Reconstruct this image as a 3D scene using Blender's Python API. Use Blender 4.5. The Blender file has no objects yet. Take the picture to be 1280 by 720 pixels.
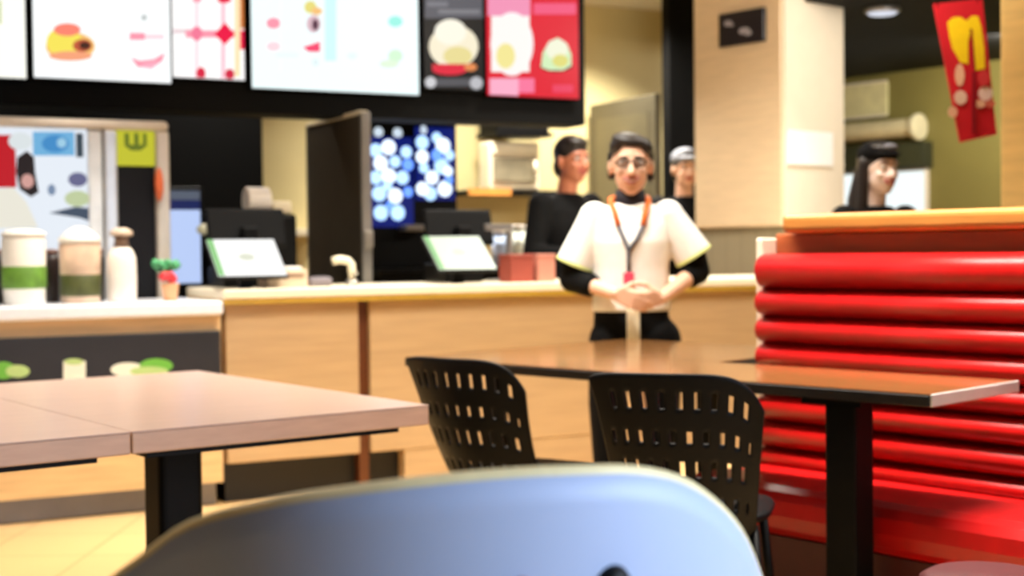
import bpy, bmesh, math, random
from mathutils import Vector, Matrix, Euler
random.seed(7)
C = bpy.context.scene.collection
PI = math.pi
# ------------------------------------------------------------------ camera model (1280x720 photograph)
F = 1750.0; H = 1.17
_p = math.radians(1.57); _r = 0.011
_R0 = Vector((1, 0, 0)); _U0 = Vector((0, math.sin(_p), math.cos(_p))); FW = Vector((0, math.cos(_p), -math.sin(_p)))
RT = _R0 * math.cos(_r) - _U0 * math.sin(_r); UP = _R0 * math.sin(_r) + _U0 * math.cos(_r)
EYE = Vector((0, 0, H))
def ray(px, py): return FW + RT * ((px - 640) / F) - UP * ((py - 360) / F)
def at(px, py, d):
    r = ray(px, py); return EYE + r * (d / r.y)
class Fr:
    """a horizontal frame: x along rz, y to its left (away), z up"""
    def __init__(s, x, y, rz): s.o = Vector((x, y, 0)); s.rz = rz; s.X = Vector((math.cos(rz), math.sin(rz), 0)); s.Y = Vector((-math.sin(rz), math.cos(rz), 0))
    def w(s, x, y, z=0): return s.o + s.X * x + s.Y * y + Vector((0, 0, z))
    def l(s, p): q = p - s.o; return Vector((q.dot(s.X), q.dot(s.Y), p.z))
    def hy(s, px, py, y):          # on the plane local y
        r = ray(px, py); k = (y - (EYE - s.o).dot(s.Y)) / r.dot(s.Y); return s.l(EYE + r * k)
    def hx(s, px, py, x):
        r = ray(px, py); k = (x - (EYE - s.o).dot(s.X)) / r.dot(s.X); return s.l(EYE + r * k)
    def hz(s, px, py, z):
        r = ray(px, py); k = (z - H) / r.z; return s.l(EYE + r * k)
CF = Fr(-1.917, 6.1, math.radians(27.5))      # serving counter
BF = Fr(0, 0, math.radians(40.4))             # booth and right-hand walls
LF = Fr(0, 0, math.atan2(.6, .8))             # left tables
TF = Fr(0, 0, math.radians(44.8))             # right table

# ------------------------------------------------------------------ materials
def lin(c):
    return tuple(((v / 255) / 12.92 if v / 255 <= .04045 else ((v / 255 + .055) / 1.055) ** 2.4) for v in c) + (1.0,)
_M = {}
def mat(name, rgb, rough=.5, metal=0., var=.12, scale=8., kind='noise', bump=0., spec=.5, coat=0., dark=None, stretch=(1, 1, 1), emit=None, es=1.):
    if name in _M: return _M[name]
    m = bpy.data.materials.new(name); m.use_nodes = True; nt = m.node_tree; b = nt.nodes['Principled BSDF']
    b.inputs['Roughness'].default_value = rough; b.inputs['Metallic'].default_value = metal
    b.inputs['Specular IOR Level'].default_value = spec; b.inputs['Coat Weight'].default_value = coat; b.inputs['Coat Roughness'].default_value = .12
    tc = nt.nodes.new('ShaderNodeTexCoord'); mp = nt.nodes.new('ShaderNodeMapping'); nt.links.new(tc.outputs['Object'], mp.inputs[0]); mp.inputs['Scale'].default_value = stretch
    n = nt.nodes.new('ShaderNodeTexNoise'); n.inputs['Scale'].default_value = scale; n.inputs['Detail'].default_value = 5
    nt.links.new(mp.outputs[0], n.inputs[0])
    rp = nt.nodes.new('ShaderNodeValToRGB'); base = lin(rgb)
    lo = lin(dark) if dark else tuple(v * (1 - var) for v in base[:3]) + (1,)
    hi = tuple(min(1, v * (1 + var * .6)) for v in base[:3]) + (1,)
    rp.color_ramp.elements[0].position = .3; rp.color_ramp.elements[0].color = lo
    rp.color_ramp.elements[1].position = .7; rp.color_ramp.elements[1].color = hi
    src = n.outputs['Fac']
    if kind == 'tile':
        br = nt.nodes.new('ShaderNodeTexBrick'); nt.links.new(mp.outputs[0], br.inputs[0]); br.offset = 0
        br.inputs['Scale'].default_value = scale; br.inputs['Mortar Size'].default_value = .008
        br.inputs['Brick Width'].default_value = .5; br.inputs['Row Height'].default_value = .5
        br.inputs['Color1'].default_value = base; br.inputs['Color2'].default_value = hi; br.inputs['Mortar'].default_value = lo
        nt.links.new(br.outputs['Color'], b.inputs['Base Color'])
    else:
        nt.links.new(src, rp.inputs[0]); nt.links.new(rp.outputs[0], b.inputs['Base Color'])
    if bump:
        bn = nt.nodes.new('ShaderNodeBump'); bn.inputs['Strength'].default_value = bump; bn.inputs['Distance'].default_value = .01
        nt.links.new(src, bn.inputs['Height']); nt.links.new(bn.outputs[0], b.inputs['Normal'])
    if emit:
        b.inputs['Emission Color'].default_value = lin(emit); b.inputs['Emission Strength'].default_value = es
    _M[name] = m; return m
def lit(rgb, es=1.0):                       # a piece of a glowing screen
    k = 'glow_%d_%d_%d_%d' % (rgb + (int(es * 100),))
    return mat(k, (10, 10, 10), .35, emit=rgb, es=es, spec=.2, var=.02)
def wood(name, rgb, rough=.38, var=.16, st=(1.2, 1.2, 14), sc=3, **k): return mat(name, rgb, rough, var=var, scale=sc, stretch=st, **k)
def prn(rgb, rough=.5): return mat('print_%d_%d_%d' % rgb, rgb, rough, var=.05, scale=20)

COUNTER = wood('counter_oak', (190, 160, 120), .38, var=.09, st=(1, 1, 12))
COUNTER_PALE = wood('counter_pale_oak', (226, 190, 138), .4, st=(1, 1, 12))
CREAM = mat('cream_laminate', (236, 224, 196), .35, var=.04)
YELLOW_TRIM = mat('yellow_trim', (196, 160, 62), .35, var=.08)
WHITE_TOP = mat('white_worktop', (226, 228, 236), .25, var=.04, scale=30)
KICK = mat('steel_kick', (120, 118, 118), .35, .6, var=.25, scale=2.5)
BLACK_KICK = mat('black_kick', (18, 17, 18), .5, var=.3, scale=3)
BROWN = wood('dark_brown_wood', (96, 50, 22), .4)
TABLE = wood('table_maple', (190, 160, 144), .3, var=.07, st=(2, 14, 2), sc=2.2)
TABLE_EDGE = wood('table_edge', (188, 152, 128), .4, var=.1, st=(3, 3, 20), sc=3)
TABLE_TAN = wood('table_tan', (112, 76, 42), .14, var=.12, st=(14, 2, 2), sc=2)
BLACK = mat('black_paint', (7, 7, 8), .5, var=.2, spec=.12)
BLACK_PL = mat('black_plastic', (6, 6, 7), .5, var=.15, spec=.15)
BLACK_MATT = mat('black_matt', (4, 4, 4), .7, var=.2, scale=3, spec=.15)
STEEL = mat('steel', (176, 172, 166), .28, .85, var=.1, scale=5)
DKSTEEL = mat('dark_steel', (84, 76, 64), .42, .45, var=.12, scale=4)
GREYMETAL = mat('grey_metal', (150, 148, 146), .3, .7, var=.1)
RED = mat('red_vinyl', (172, 8, 9), .33, var=.1, scale=14, bump=.05)
BOOTH_WOOD = wood('booth_wood', (160, 82, 40), .4, st=(14, 1.4, 14))
CAP_WOOD = wood('booth_cap_wood', (186, 124, 60), .32, st=(14, 1.4, 14))
DKRED = mat('maroon', (70, 14, 12), .5, var=.2)
BLUE = mat('blue_shell', (164, 180, 212), .55, var=.05, scale=3)
BLUE_RIM = mat('ply_rim', (224, 212, 166), .5, var=.1, scale=30)
BEIGE = mat('beige_wall', (216, 200, 146), .6, var=.06, scale=2)
OLIVE = mat('olive_wall', (128, 118, 60), .6, var=.1, scale=2)
PILLAR = wood('pillar_wood', (216, 192, 158), .4, var=.08, st=(1.5, 1.5, 10))
PILLAR_R = wood('right_pillar_wood', (222, 188, 116), .4, var=.1, st=(1.5, 1.5, 10))
PCREAM = mat('pillar_cream', (238, 226, 204), .5, var=.03)
GREYTILE = mat('grey_tile', (140, 130, 106), .4, kind='tile', scale=4, dark=(112, 104, 84))
FLOOR = mat('floor_tile', (208, 172, 118), .28, kind='tile', scale=1.2, dark=(184, 150, 100))
CEIL = mat('ceiling_white', (226, 220, 206), .8, var=.03)
WALLP = mat('plaster', (214, 200, 170), .7, var=.05)
SKIN = mat('skin', (230, 182, 154), .5, var=.05, scale=12)
SKIN2 = mat('skin_tan', (190, 120, 92), .5, var=.06, scale=12)
HAIR = mat('black_hair', (26, 18, 16), .45, var=.3, scale=60, stretch=(4, 4, .6))
WHITE_CLOTH = mat('white_cloth', (246, 244, 238), .75, var=.03, scale=30, bump=.06)
BLACK_CLOTH = mat('black_cloth', (7, 7, 8), .85, var=.2, scale=30, bump=.06, spec=.15)
GREY_CLOTH = mat('grey_cloth', (128, 130, 138), .8, var=.15, scale=20)
ORANGE = mat('orange_strap', (228, 110, 30), .6, var=.1)
GREYSTRAP = mat('grey_strap', (78, 80, 92), .6, var=.1)
NEON = mat('neon_hem', (226, 238, 150), .7, var=.05)

# ------------------------------------------------------------------ mesh helpers
class B:
    def __init__(s): s.bm = bmesh.new(); s.mats = []
    def _mi(s, faces, m):
        if m is None: return
        if m not in s.mats: s.mats.append(m)
        i = s.mats.index(m)
        for f in faces: f.material_index = i
    def box(s, x0, x1, y0, y1, z0, z1, m=None, M=None):
        v = [s.bm.verts.new((x, y, z)) for x in (x0, x1) for y in (y0, y1) for z in (z0, z1)]
        fs = [s.bm.faces.new([v[i] for i in q]) for q in ((0, 1, 3, 2), (4, 6, 7, 5), (0, 4, 5, 1), (2, 3, 7, 6), (0, 2, 6, 4), (1, 5, 7, 3))]
        if M:
            for q in v: q.co = M @ q.co
        s._mi(fs, m); return s
    def _geom(s, r, M, m):
        for v in r['verts']: v.co = M @ v.co
        fs = set(f for v in r['verts'] for f in v.link_faces); s._mi(fs, m)
    def cone(s, p, q, r1, r2, seg=20, m=None):
        p = Vector(p); q = Vector(q); d = q - p
        M = Matrix.Translation((p + q) / 2) @ d.to_track_quat('Z', 'Y').to_matrix().to_4x4()
        s._geom(bmesh.ops.create_cone(s.bm, cap_ends=True, segments=seg, radius1=r1, radius2=r2, depth=d.length), M, m); return s
    def ell(s, c, r, rot=None, m=None, u=20, v=14):
        if not hasattr(r, '__len__'): r = (r, r, r)
        M = Matrix.Translation(c) @ (Euler(rot).to_matrix().to_4x4() if rot else Matrix.Identity(4)) @ Matrix.Diagonal((*r, 1))
        s._geom(bmesh.ops.create_uvsphere(s.bm, u_segments=u, v_segments=v, radius=1), M, m); return s
    def cap(s, p, q, r1, r2=None, m=None):
        r2 = r1 if r2 is None else r2
        s.ell(p, r1, m=m, u=14, v=10); s.ell(q, r2, m=m, u=14, v=10)
        if (Vector(q) - Vector(p)).length > 1e-4: s.cone(p, q, r1, r2, 14, m)
        return s
    def chain(s, pts, rs, m=None):
        for i in range(len(pts) - 1): s.cap(pts[i], pts[i + 1], rs[i], rs[i + 1], m)
        return s
    def lathe(s, prof, c=(0, 0, 0), seg=28, m=None):
        rings = []
        for r, z in prof:
            rings.append([s.bm.verts.new((c[0] + r * math.cos(2 * PI * k / seg), c[1] + r * math.sin(2 * PI * k / seg), c[2] + z)) for k in range(seg)])
        fs = []
        for a, b in zip(rings, rings[1:]):
            for k in range(seg): fs.append(s.bm.faces.new((a[k], a[(k + 1) % seg], b[(k + 1) % seg], b[k])))
        fs.append(s.bm.faces.new(rings[0][::-1])); fs.append(s.bm.faces.new(rings[-1])); s._mi(fs, m); return s
    def loft(s, rings, m=None, closed=True):
        rr = [[s.bm.verts.new(p) for p in r] for r in rings]; n = len(rr[0]); fs = []
        for a, b in zip(rr, rr[1:]):
            for k in range(n): fs.append(s.bm.faces.new((a[k], a[(k + 1) % n], b[(k + 1) % n], b[k])))
        if closed: fs.append(s.bm.faces.new(rr[0][::-1])); fs.append(s.bm.faces.new(rr[-1]))
        s._mi(fs, m); return s
    def tube(s, pts, r, seg=10, m=None):
        pts = [Vector(p) for p in pts]; rings = []
        for i, p in enumerate(pts):
            t = (pts[min(i + 1, len(pts) - 1)] - pts[max(i - 1, 0)]).normalized()
            a = t.cross(Vector((0, 0, 1))); a = a.normalized() if a.length > 1e-3 else Vector((1, 0, 0)); b = a.cross(t).normalized()
            rings.append([p + (a * math.cos(2 * PI * k / seg) + b * math.sin(2 * PI * k / seg)) * r for k in range(seg)])
        return s.loft(rings, m)
    def poly(s, pts, m=None):
        fs = [s.bm.faces.new([s.bm.verts.new(p) for p in pts])]; s._mi(fs, m); return s
    def prism(s, pts, d, m=None):          # polygon pts extruded by vector d
        d = Vector(d); return s.loft([[Vector(p) for p in pts], [Vector(p) + d for p in pts]], m)
def out(name, b, m=None, parent=None, smooth=False, bevel=0, seg=2, sub=0, loc=None, rz=None):
    bmesh.ops.recalc_face_normals(b.bm, faces=b.bm.faces)
    me = bpy.data.meshes.new(name); b.bm.to_mesh(me); b.bm.free()
    for q in (b.mats or [m]): me.materials.append(q)
    if smooth: me.polygons.foreach_set('use_smooth', [True] * len(me.polygons))
    o = bpy.data.objects.new(name, me); C.objects.link(o)
    if parent: o.parent = parent
    if loc is not None: o.location = loc
    if rz is not None: o.rotation_euler = (0, 0, rz)
    if bevel:
        k = o.modifiers.new('bevel', 'BEVEL'); k.width = bevel; k.segments = seg; k.limit_method = 'ANGLE'; k.angle_limit = math.radians(40)
        k.harden_normals = False
    if sub:
        k = o.modifiers.new('sub', 'SUBSURF'); k.levels = sub; k.render_levels = sub
    return o
def blob(name, b, m, parent, vox=.012, smooth=4):
    """fuse overlapping closed shapes into one continuous surface"""
    o = out(name, b, m, None)
    k = o.modifiers.new('r', 'REMESH'); k.mode = 'VOXEL'; k.voxel_size = vox; k.use_smooth_shade = True
    s = o.modifiers.new('s', 'SMOOTH'); s.iterations = smooth; s.factor = .5
    dg = bpy.context.evaluated_depsgraph_get(); dg.update()
    me = bpy.data.meshes.new_from_object(o.evaluated_get(dg)); old = o.data; o.modifiers.clear(); o.data = me; bpy.data.meshes.remove(old)
    me.name = name; me.materials.clear(); me.materials.append(m)
    me.polygons.foreach_set('use_smooth', [True] * len(me.polygons)); me.polygons.foreach_set('material_index', [0] * len(me.polygons))
    o.parent = parent; return o
def thing(name, label, cat, loc=(0, 0, 0), rz=0, group=None):
    o = bpy.data.objects.new(name, None); C.objects.link(o); o.empty_display_size = .1
    o.location = loc; o.rotation_euler = (0, 0, rz); return tag(o, label, cat, group)
def tag(o, label, cat, group=None):
    o['label'] = label; o['category'] = cat
    if group: o['group'] = group
    return o
def struct(o): o['kind'] = 'structure'; return o
def fthing(fr, name, label, cat, x, y, z=0, group=None): return thing(name, label, cat, fr.w(x, y, z), fr.rz, group)
def ellp(cx, cy, rx, ry, n=26, rot=0):
    return [(cx + rx * math.cos(2 * PI * k / n) * math.cos(rot) - ry * math.sin(2 * PI * k / n) * math.sin(rot),
             cy + rx * math.cos(2 * PI * k / n) * math.sin(rot) + ry * math.sin(2 * PI * k / n) * math.cos(rot)) for k in range(n)]
def rect(x0, y0, x1, y1): return [(x0, y0), (x1, y0), (x1, y1), (x0, y1)]

# ------------------------------------------------------------------ room shell
b = B(); b.box(-7, 10.5, -3, 16, -.1, 0); struct(out('floor', b, FLOOR))
b = B(); b.box(-7, 10.5, -3, 16, 3.1, 3.2); struct(out('ceiling', b, CEIL))
b = B(); b.box(-4, 6.5, 3.3, 3.45, 0, 3.1); struct(out('wall_back', b, BEIGE, loc=CF.o, rz=CF.rz))
b = B(); b.box(-6.9, -6.75, -3, 9.6, 0, 3.1); struct(out('wall_left', b, WALLP))
# olive wall beyond the opening at the right, and the right-hand wood wall
b = B(); b.box(10.66, 10.8, -1.5, 8.5, 0, 3.1); struct(out('wall_olive', b, OLIVE, loc=BF.o, rz=BF.rz))
q = BF.hx(1250, 200, 5.3)
b = B(); b.box(5.3, 5.45, -2.0, q.y, 0, 3.09); struct(out('wall_right', b, PILLAR_R, loc=BF.o, rz=BF.rz, bevel=.01))
# pillar between counter and booth: wood face, cream face, grey tiled foot
PX, PY = 6.9, BF.hx(980, 200, 6.9).y
PE = BF.hx(868, 200, PX).y
zf = BF.hx(930, 284, PX).z
wx = BF.hy(1055, 200, PY).x
b = B(); b.box(PX, wx, PY + .02, PE, zf, 3.09); pil = struct(out('pillar', b, PILLAR, loc=BF.o, rz=BF.rz, bevel=.01))
b = B(); b.box(PX + .015, wx, PY, PY + .019, zf, 3.09); struct(out('pillar_cream_face', b, PCREAM, loc=BF.o, rz=BF.rz))
b = B(); b.box(PX + .03, wx - .02, PY + .03, PE - .02, 0, zf - .001); struct(out('pillar_foot', b, GREYTILE, loc=BF.o, rz=BF.rz))
# low black ceiling over the far room
b = B(); b.box(7.1, wx + .02, -1.4, PY - .01, 2.7, 3.09).box(wx + .02, 10.65, -1.4, PY - .01, 2.7, 3.09).prism([(wx + .03, PY - .011, 2.7), (10.65, PY - .011, 2.7), (10.65, 8.0, 2.7), (wx + .03, 5.68, 2.7)], (0, 0, .39)); struct(out('ceiling_soffit', b, BLACK_MATT, loc=BF.o, rz=BF.rz))
# black column beside it
q0 = CF.hy(836, 100, 2.6); q1 = CF.hy(875, 100, 2.6)
b = B(); b.box(q0.x, q1.x, 2.6, 2.7, 0, 3.09); struct(out('pillar_black', b, BLACK_MATT, loc=CF.o, rz=CF.rz, bevel=.01))
# black bulkhead carrying the menu screens
TM = .95
q1 = CF.hy(731, 100, TM + .06); zb = CF.hy(430, 146, TM + .06).z
b = B(); b.box(-3.5, q1.x, TM + .06, TM + .3, zb, 3.09); struct(out('trim_1', b, BLACK_MATT, loc=CF.o, rz=CF.rz))

# ------------------------------------------------------------------ counters
def sx(px, t=0): return CF.hy(px, 330, t).x
s_step = sx(284)
# beverage counter at the left: top, body, steel kick
o = fthing(CF, 'beverage_counter', 'white topped beverage counter with oak front at left, holding cups', 'counter', 0, 0)
b = B(); b.box(-3.2, s_step - .02, 0, .66, .885, .95); out('worktop', b, WHITE_TOP, o, bevel=.012)
b = B(); b.box(-3.2, s_step - .02, .05, .62, .11, .884); out('body', b, COUNTER_PALE, o)
b = B(); b.box(-3.2, s_step - .04, .1, .6, 0, .109); out('kick_plate', b, KICK, o, bevel=.006)
# black board on its front with green and white prints along the foot
o = fthing(CF, 'display_board', 'charcoal board with green and white prints on front of beverage counter', 'panel', 0, .046)
b = B(); z1 = CF.hy(270, 413, .03).z; b.box(-2.6, s_step - .03, -.028, 0, .46, z1); out('face', b, mat('charcoal_board', (28, 28, 34), .5, var=.15), o, bevel=.006)
b = B()
def onp(fr, t): return lambda x, y: fr.hy(x, y, t)
def shapes(b, hit, lst, y0, glow=None, step=.0016):
    """flat printed shapes given as pixel polygons, laid in the plane local y = y0 of the thing's frame"""
    for i, (pts, rgb) in enumerate(lst):
        P = [hit(*p) for p in pts]
        b.poly([(p.x, y0 - step * (i + 1), p.z) for p in P], lit(rgb, glow) if glow else prn(rgb))
G1, G2, W1 = (104, 176, 60), (176, 204, 130), (226, 230, 214)
prints = [(ellp(4, 463, 16, 11), G1), (ellp(22, 464, 15, 8), G2), (rect(79, 451, 107, 475), W1), (ellp(92, 452, 12, 4), G2),
          (ellp(160, 462, 22, 9), W1), (ellp(195, 457, 21, 9), G1), (ellp(186, 464, 24, 6), G2)]
for i, (pts, rgb) in enumerate(prints):
    P = [CF.hy(p[0], p[1], .018) for p in pts]; b = B(); b.poly([(p.x, -.0285 - .0008 * (i + 1), p.z) for p in P], prn(rgb)); out('print', b, None, o)

# register counter: two oak sections, dark post, one continuous top
s_a1, s_b0 = sx(452), sx(466)
o = fthing(CF, 'counter_cabinet', 'oak counter section between the charcoal board and the dark brown post', 'counter', 0, 0, group='oak counter sections')
b = B(); b.box(s_step, s_a1, .05, .62, .19, .93); out('front_panel', b, COUNTER, o, bevel=.006)
b = B(); b.box(s_step + .01, s_a1, .13, .6, 0, .189); out('kick_plate', b, BLACK_KICK, o)
o = fthing(CF, 'counter_cabinet', 'long oak counter section right of the dark brown post, behind the standing employee', 'counter', 0, 0, group='oak counter sections')
sp0, sp1 = sx(508), sx(530)
b = B(); b.box(s_b0, 4.4, .05, .62, .19, .93); out('front_panel', b, COUNTER, o, bevel=.006)
b = B(); b.box(s_b0, sp0 - .002, .13, .6, 0, .189); out('kick_plate', b, BLACK_KICK, o)
b = B(); b.box(sp0, 4.4, .052, .6, 0, .189); out('base_panel', b, COUNTER, o)
o = tag(out('counter_post', B().box(s_a1 + .004, s_b0 - .004, .075, .6, 0, .93), BROWN, loc=CF.o, rz=CF.rz), 'narrow dark brown post between two oak counter sections', 'post')
o = fthing(CF, 'countertop', 'cream countertop with yellow edge strip running along the oak counter', 'countertop', 0, 0)
b = B(); b.box(s_step - .015, 4.45, 0, .68, .956, 1.0); out('slab', b, CREAM, o, bevel=.006)
b = B(); b.box(s_step - .015, 4.45, .008, .66, .932, .955); out('edge_strip', b, YELLOW_TRIM, o)

# ------------------------------------------------------------------ menu screens
def menu(label, pxs, art, es, bg, tilt=0, bz=.005):
    x0, x1, ytop, ybot = pxs
    a = CF.hy(x0, ybot, TM); c = CF.hy(x1, ybot, TM); t = CF.hy((x0 + x1) / 2, ytop, TM)
    z0 = CF.hy((x0 + x1) / 2, ybot, TM).z
    o = fthing(CF, 'menu_screen', label, 'menu board', a.x, TM, z0, group='menu screens above the counter')
    w = c.x - a.x; h = t.z - z0
    b = B(); b.box(-bz, w + bz, .012, .058, -bz, h + bz); out('casing', b, BLACK, o, bevel=.006)
    b = B(); b.box(0, w, .002, .0115, 0, h, lit(bg, es))
    def hit(x, y):
        p = CF.hy(x, y, TM); return Vector((min(max(p.x - a.x, .001), w - .001), 0, min(max(p.z - z0, .001), h - .001)))
    shapes(b, hit, art, .002, es, .0005)
    out('screen', b, None, o)
    return o
PK, LP, RD = (244, 150, 170), (252, 214, 222), (232, 24, 70)
menu('leftmost white menu screen, cut off by the left edge of the photo', (-190, 33, -60, 93), [(rect(-2, 0, 2, 30), (200, 210, 160))], 1.1, (253, 253, 244))
burger = [(ellp(88, 58, 31, 18), (240, 190, 110)), (ellp(80, 52, 22, 18), (240, 222, 90)), (ellp(84, 37, 17, 8), (244, 130, 110)), (ellp(103, 57, 12, 8), (190, 90, 60)), (ellp(106, 57, 7, 5), (70, 40, 30)), (ellp(88, 70, 27, 6), (240, 160, 120))]
menu('white menu screen with burger picture and pink smile', (43, 214, -60, 100), burger + [(rect(162, 41, 181, 50), PK), (rect(181, 43, 205, 49), LP), (ellp(180, 22, 4, 4), (190, 196, 196)),
     ([(163, 72), (175, 76), (192, 74), (206, 66), (203, 76), (192, 84), (172, 84)], PK), ([(178, 80), (200, 76), (190, 86), (176, 84)], (250, 170, 190))], 1.1, (252, 255, 255))
menu('white menu screen crossed by red fruit shapes and lines', (217, 306, -60, 98), [(rect(216, 36, 250, 42), (230, 210, 214)), (rect(243, -20, 249, 98), (252, 226, 232)), (rect(276, -20, 282, 98), (252, 200, 212)),
     (rect(232, 38, 306, 47), PK), (ellp(246, 42, 7, 9), (238, 120, 150)), ([(268, 43), (281, 28), (294, 43), (281, 56)], RD), (rect(298, 38, 306, 62), RD), (ellp(251, 92, 6, 8), (214, 40, 70)), (ellp(287, 93, 6, 7), (206, 40, 70)), (rect(293, -20, 300, 96), (250, 226, 180)), (rect(300, -20, 306, 36), (206, 120, 60)), (ellp(280, 0, 9, 4), RD), (ellp(246, 0, 6, 3), PK)], 1.1, (255, 253, 252))
menu('widest white menu screen with pale drink pictures and cyan stripe', (316, 524, -60, 114), [(ellp(342, 29, 9, 7), PK), (ellp(342, 58, 9, 6), LP), (rect(350, -20, 352, 90), (244, 250, 250)), (ellp(388, 9, 8, 8), (226, 214, 120)), (ellp(396, 14, 7, 5), (240, 190, 120)),
     (ellp(392, 30, 9, 11), (214, 180, 190)), (ellp(394, 31, 4, 7), (84, 50, 70)), ([(378, 59), (400, 52), (400, 65), (386, 65)], (240, 70, 110)), (rect(406, -20, 420, 76), (204, 244, 246)), (ellp(494, 27, 9, 7), (150, 236, 222)), (ellp(494, 70, 9, 8), (206, 240, 206)), (ellp(486, 80, 12, 5), (220, 242, 214)), (ellp(440, 70, 6, 4), (226, 242, 240)), (rect(345, 66, 372, 72), (232, 244, 244)), (ellp(394, 78, 4, 5), (222, 236, 238))], 1.1, (240, 255, 255))
bun = [(ellp(567, 58, 31, 27), (250, 240, 212)), (ellp(563, 40, 20, 16), (255, 250, 232)), (ellp(572, 70, 18, 12), (234, 220, 150)), (rect(540, 80, 590, 86), (210, 50, 60)), (ellp(562, 87, 22, 7), (226, 30, 60)), (ellp(588, 84, 8, 5), (230, 140, 80))]
menu('black menu screen with a big cream bun picture', (531, 605, -60, 112), [(rect(531, -20, 605, 23), (92, 92, 100)), (rect(534, 2, 560, 8), (124, 124, 132)), (rect(548, 12, 600, 17), (130, 130, 136))] + bun + [(ellp(538, 103, 7, 7), (210, 210, 214)), (rect(545, 98, 590, 108), (84, 84, 90)), (ellp(595, 104, 8, 8), (190, 190, 196))], 1.0, (14, 14, 16))
menu('red menu screen with a bun panel and small green burger', (610, 724, -60, 121), [(rect(610, -20, 663, 20), (244, 150, 186)), (ellp(640, 55, 27, 40), (255, 248, 248)), (rect(614, 20, 662, 90), (255, 250, 246)), (ellp(632, 70, 12, 16), (244, 232, 150)), (rect(667, 4, 720, 18), (244, 90, 130)), (rect(640, 98, 668, 116), (250, 120, 160)), (rect(612, 98, 648, 120), (252, 176, 204)),
     (ellp(695, 82, 20, 8), (60, 20, 10)), ([(676, 84), (678, 66), (686, 52), (697, 47), (708, 54), (714, 68), (714, 82), (704, 88), (686, 88)], (212, 240, 190)), (ellp(696, 62, 14, 13), (244, 246, 220)), (ellp(700, 76, 10, 8), (226, 220, 120)), (rect(690, 106, 716, 116), (236, 60, 96))], 1.0, (228, 16, 46))

# ------------------------------------------------------------------ kitchen behind the counter
# black tall cabinet against the back wall
a = CF.hy(-190, 200, 2.5).x; c = CF.hy(330, 200, 2.5).x
o = fthing(CF, 'storage_cabinet', 'tall black cabinet behind the left register, under the menu screens', 'cabinet', a, 2.5)
b = B(); b.box(0, c - a, .03, .75, .08, 3.06); out('body', b, BLACK_MATT, o)
for k in range(2):
    d = out('door', B().box((c - a) / 2 * k + .01, (c - a) / 2 * (k + 1) - .01, 0, .028, 1e-1, 3.04), BLACK_MATT, o, bevel=.004)
    out('handle', B().cap(((c - a) / 2 + (-.05 if k == 0 else .05), -.02, 1.0), ((c - a) / 2 + (-.05 if k == 0 else .05), -.02, 1.3), .009), GREYMETAL, d, smooth=True)
# narrow ledge on the beige wall
a = CF.hy(342, 290, 3.1); c = CF.hy(392, 290, 3.1)
tag(out('wall_shelf', B().box(a.x, c.x + .1, 3.1, 3.295, a.z - .03, a.z + .02), CREAM, loc=CF.o, rz=CF.rz, bevel=.005), 'pale narrow ledge on beige wall beside the tall dark panel', 'shelf')
# dark steel tall panel standing end-on
xs = CF.hy(454, 250, .74).x; t2 = CF.hx(386, 250, xs).y; zt = CF.hx(420, 150, xs).z
o = fthing(CF, 'divider_screen', 'tall dark steel divider panel between the two registers', 'panel', xs, .74)
b = B(); b.box(0, .04, .03, t2 - .74, .06, zt); out('sheet', b, DKSTEEL, o, bevel=.004)
b = B(); b.box(-.006, .05, 0, .029, 0, zt + .01); ed = out('edge_post', b, GREYMETAL, o, bevel=.006)
z_ = CF.hy(458, 300, .74).z
b = B(); b.box(.0, .05, -.02, -.001, z_ - .04, z_ + .05); out('latch', b, STEEL, ed, bevel=.005)
b = B(); b.box(-.004, .046, t2 - .74, t2 - .71, 0, zt + .01); out('edge_post', b, GREYMETAL, o, bevel=.006)
b = B(); b.box(-.006, .046, .03, t2 - .74, zt, zt + .02); out('top_rail', b, CREAM, o, bevel=.004)
# black back counter
a = CF.hy(440, 300, 1.75).x; c = CF.hy(735, 300, 1.75).x
o = fthing(CF, 'back_counter', 'long black work counter behind the registers under the wall machines', 'counter', a + .2, 1.75)
L = c - a - .3
b = B(); b.box(0, L, .03, .7, .1, 1.02); out('body', b, BLACK_MATT, o)
b = B(); b.box(-.02, L + .02, 0, .72, 1.021, 1.06); out('worktop', b, BLACK, o, bevel=.006)
b = B(); b.box(.02, L - .02, .08, .6, 0, .099); out('plinth', b, BLACK_KICK, o)
BT = 1.06
# drink machine with blue backlit panels
td = 1.9
a = CF.hy(458, 200, td); c = CF.hy(573, 200, td); zt = CF.hy(515, 148, td).z
o = fthing(CF, 'drink_machine', 'black drink machine with two blue glowing panels of white cup pictures', 'drink machine', a.x, td, BT)
w = c.x - a.x; h = zt - BT
b = B(); b.box(0, w, .02, .4, 0, h); out('body', b, BLACK, o, bevel=.012)
def panel(x0, x1, y0, y1, dots):
    p0 = CF.hy(x0, y1, td); p1 = CF.hy(x1, y0, td)
    b = B(); b.box(p0.x - a.x, p1.x - a.x, .004, .019, p0.z - BT, p1.z - BT, lit((18, 34, 124), .8))
    for i, (x, y, r, g) in enumerate(dots):
        p = CF.hy(x, y, td); rr = (CF.hy(x + r, y, td).x - p.x)
        q = [(p.x - a.x + rr * math.cos(2 * PI * k / 18), .003 - .0004 * i, p.z - BT + rr * 1.0 * math.sin(2 * PI * k / 18)) for k in range(18)]
        b.poly(q, lit(g, 1.7))
    out('backlit_panel', b, None, o)
WB, LB, MB = (226, 240, 255), (176, 214, 255), (104, 150, 250)
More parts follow.
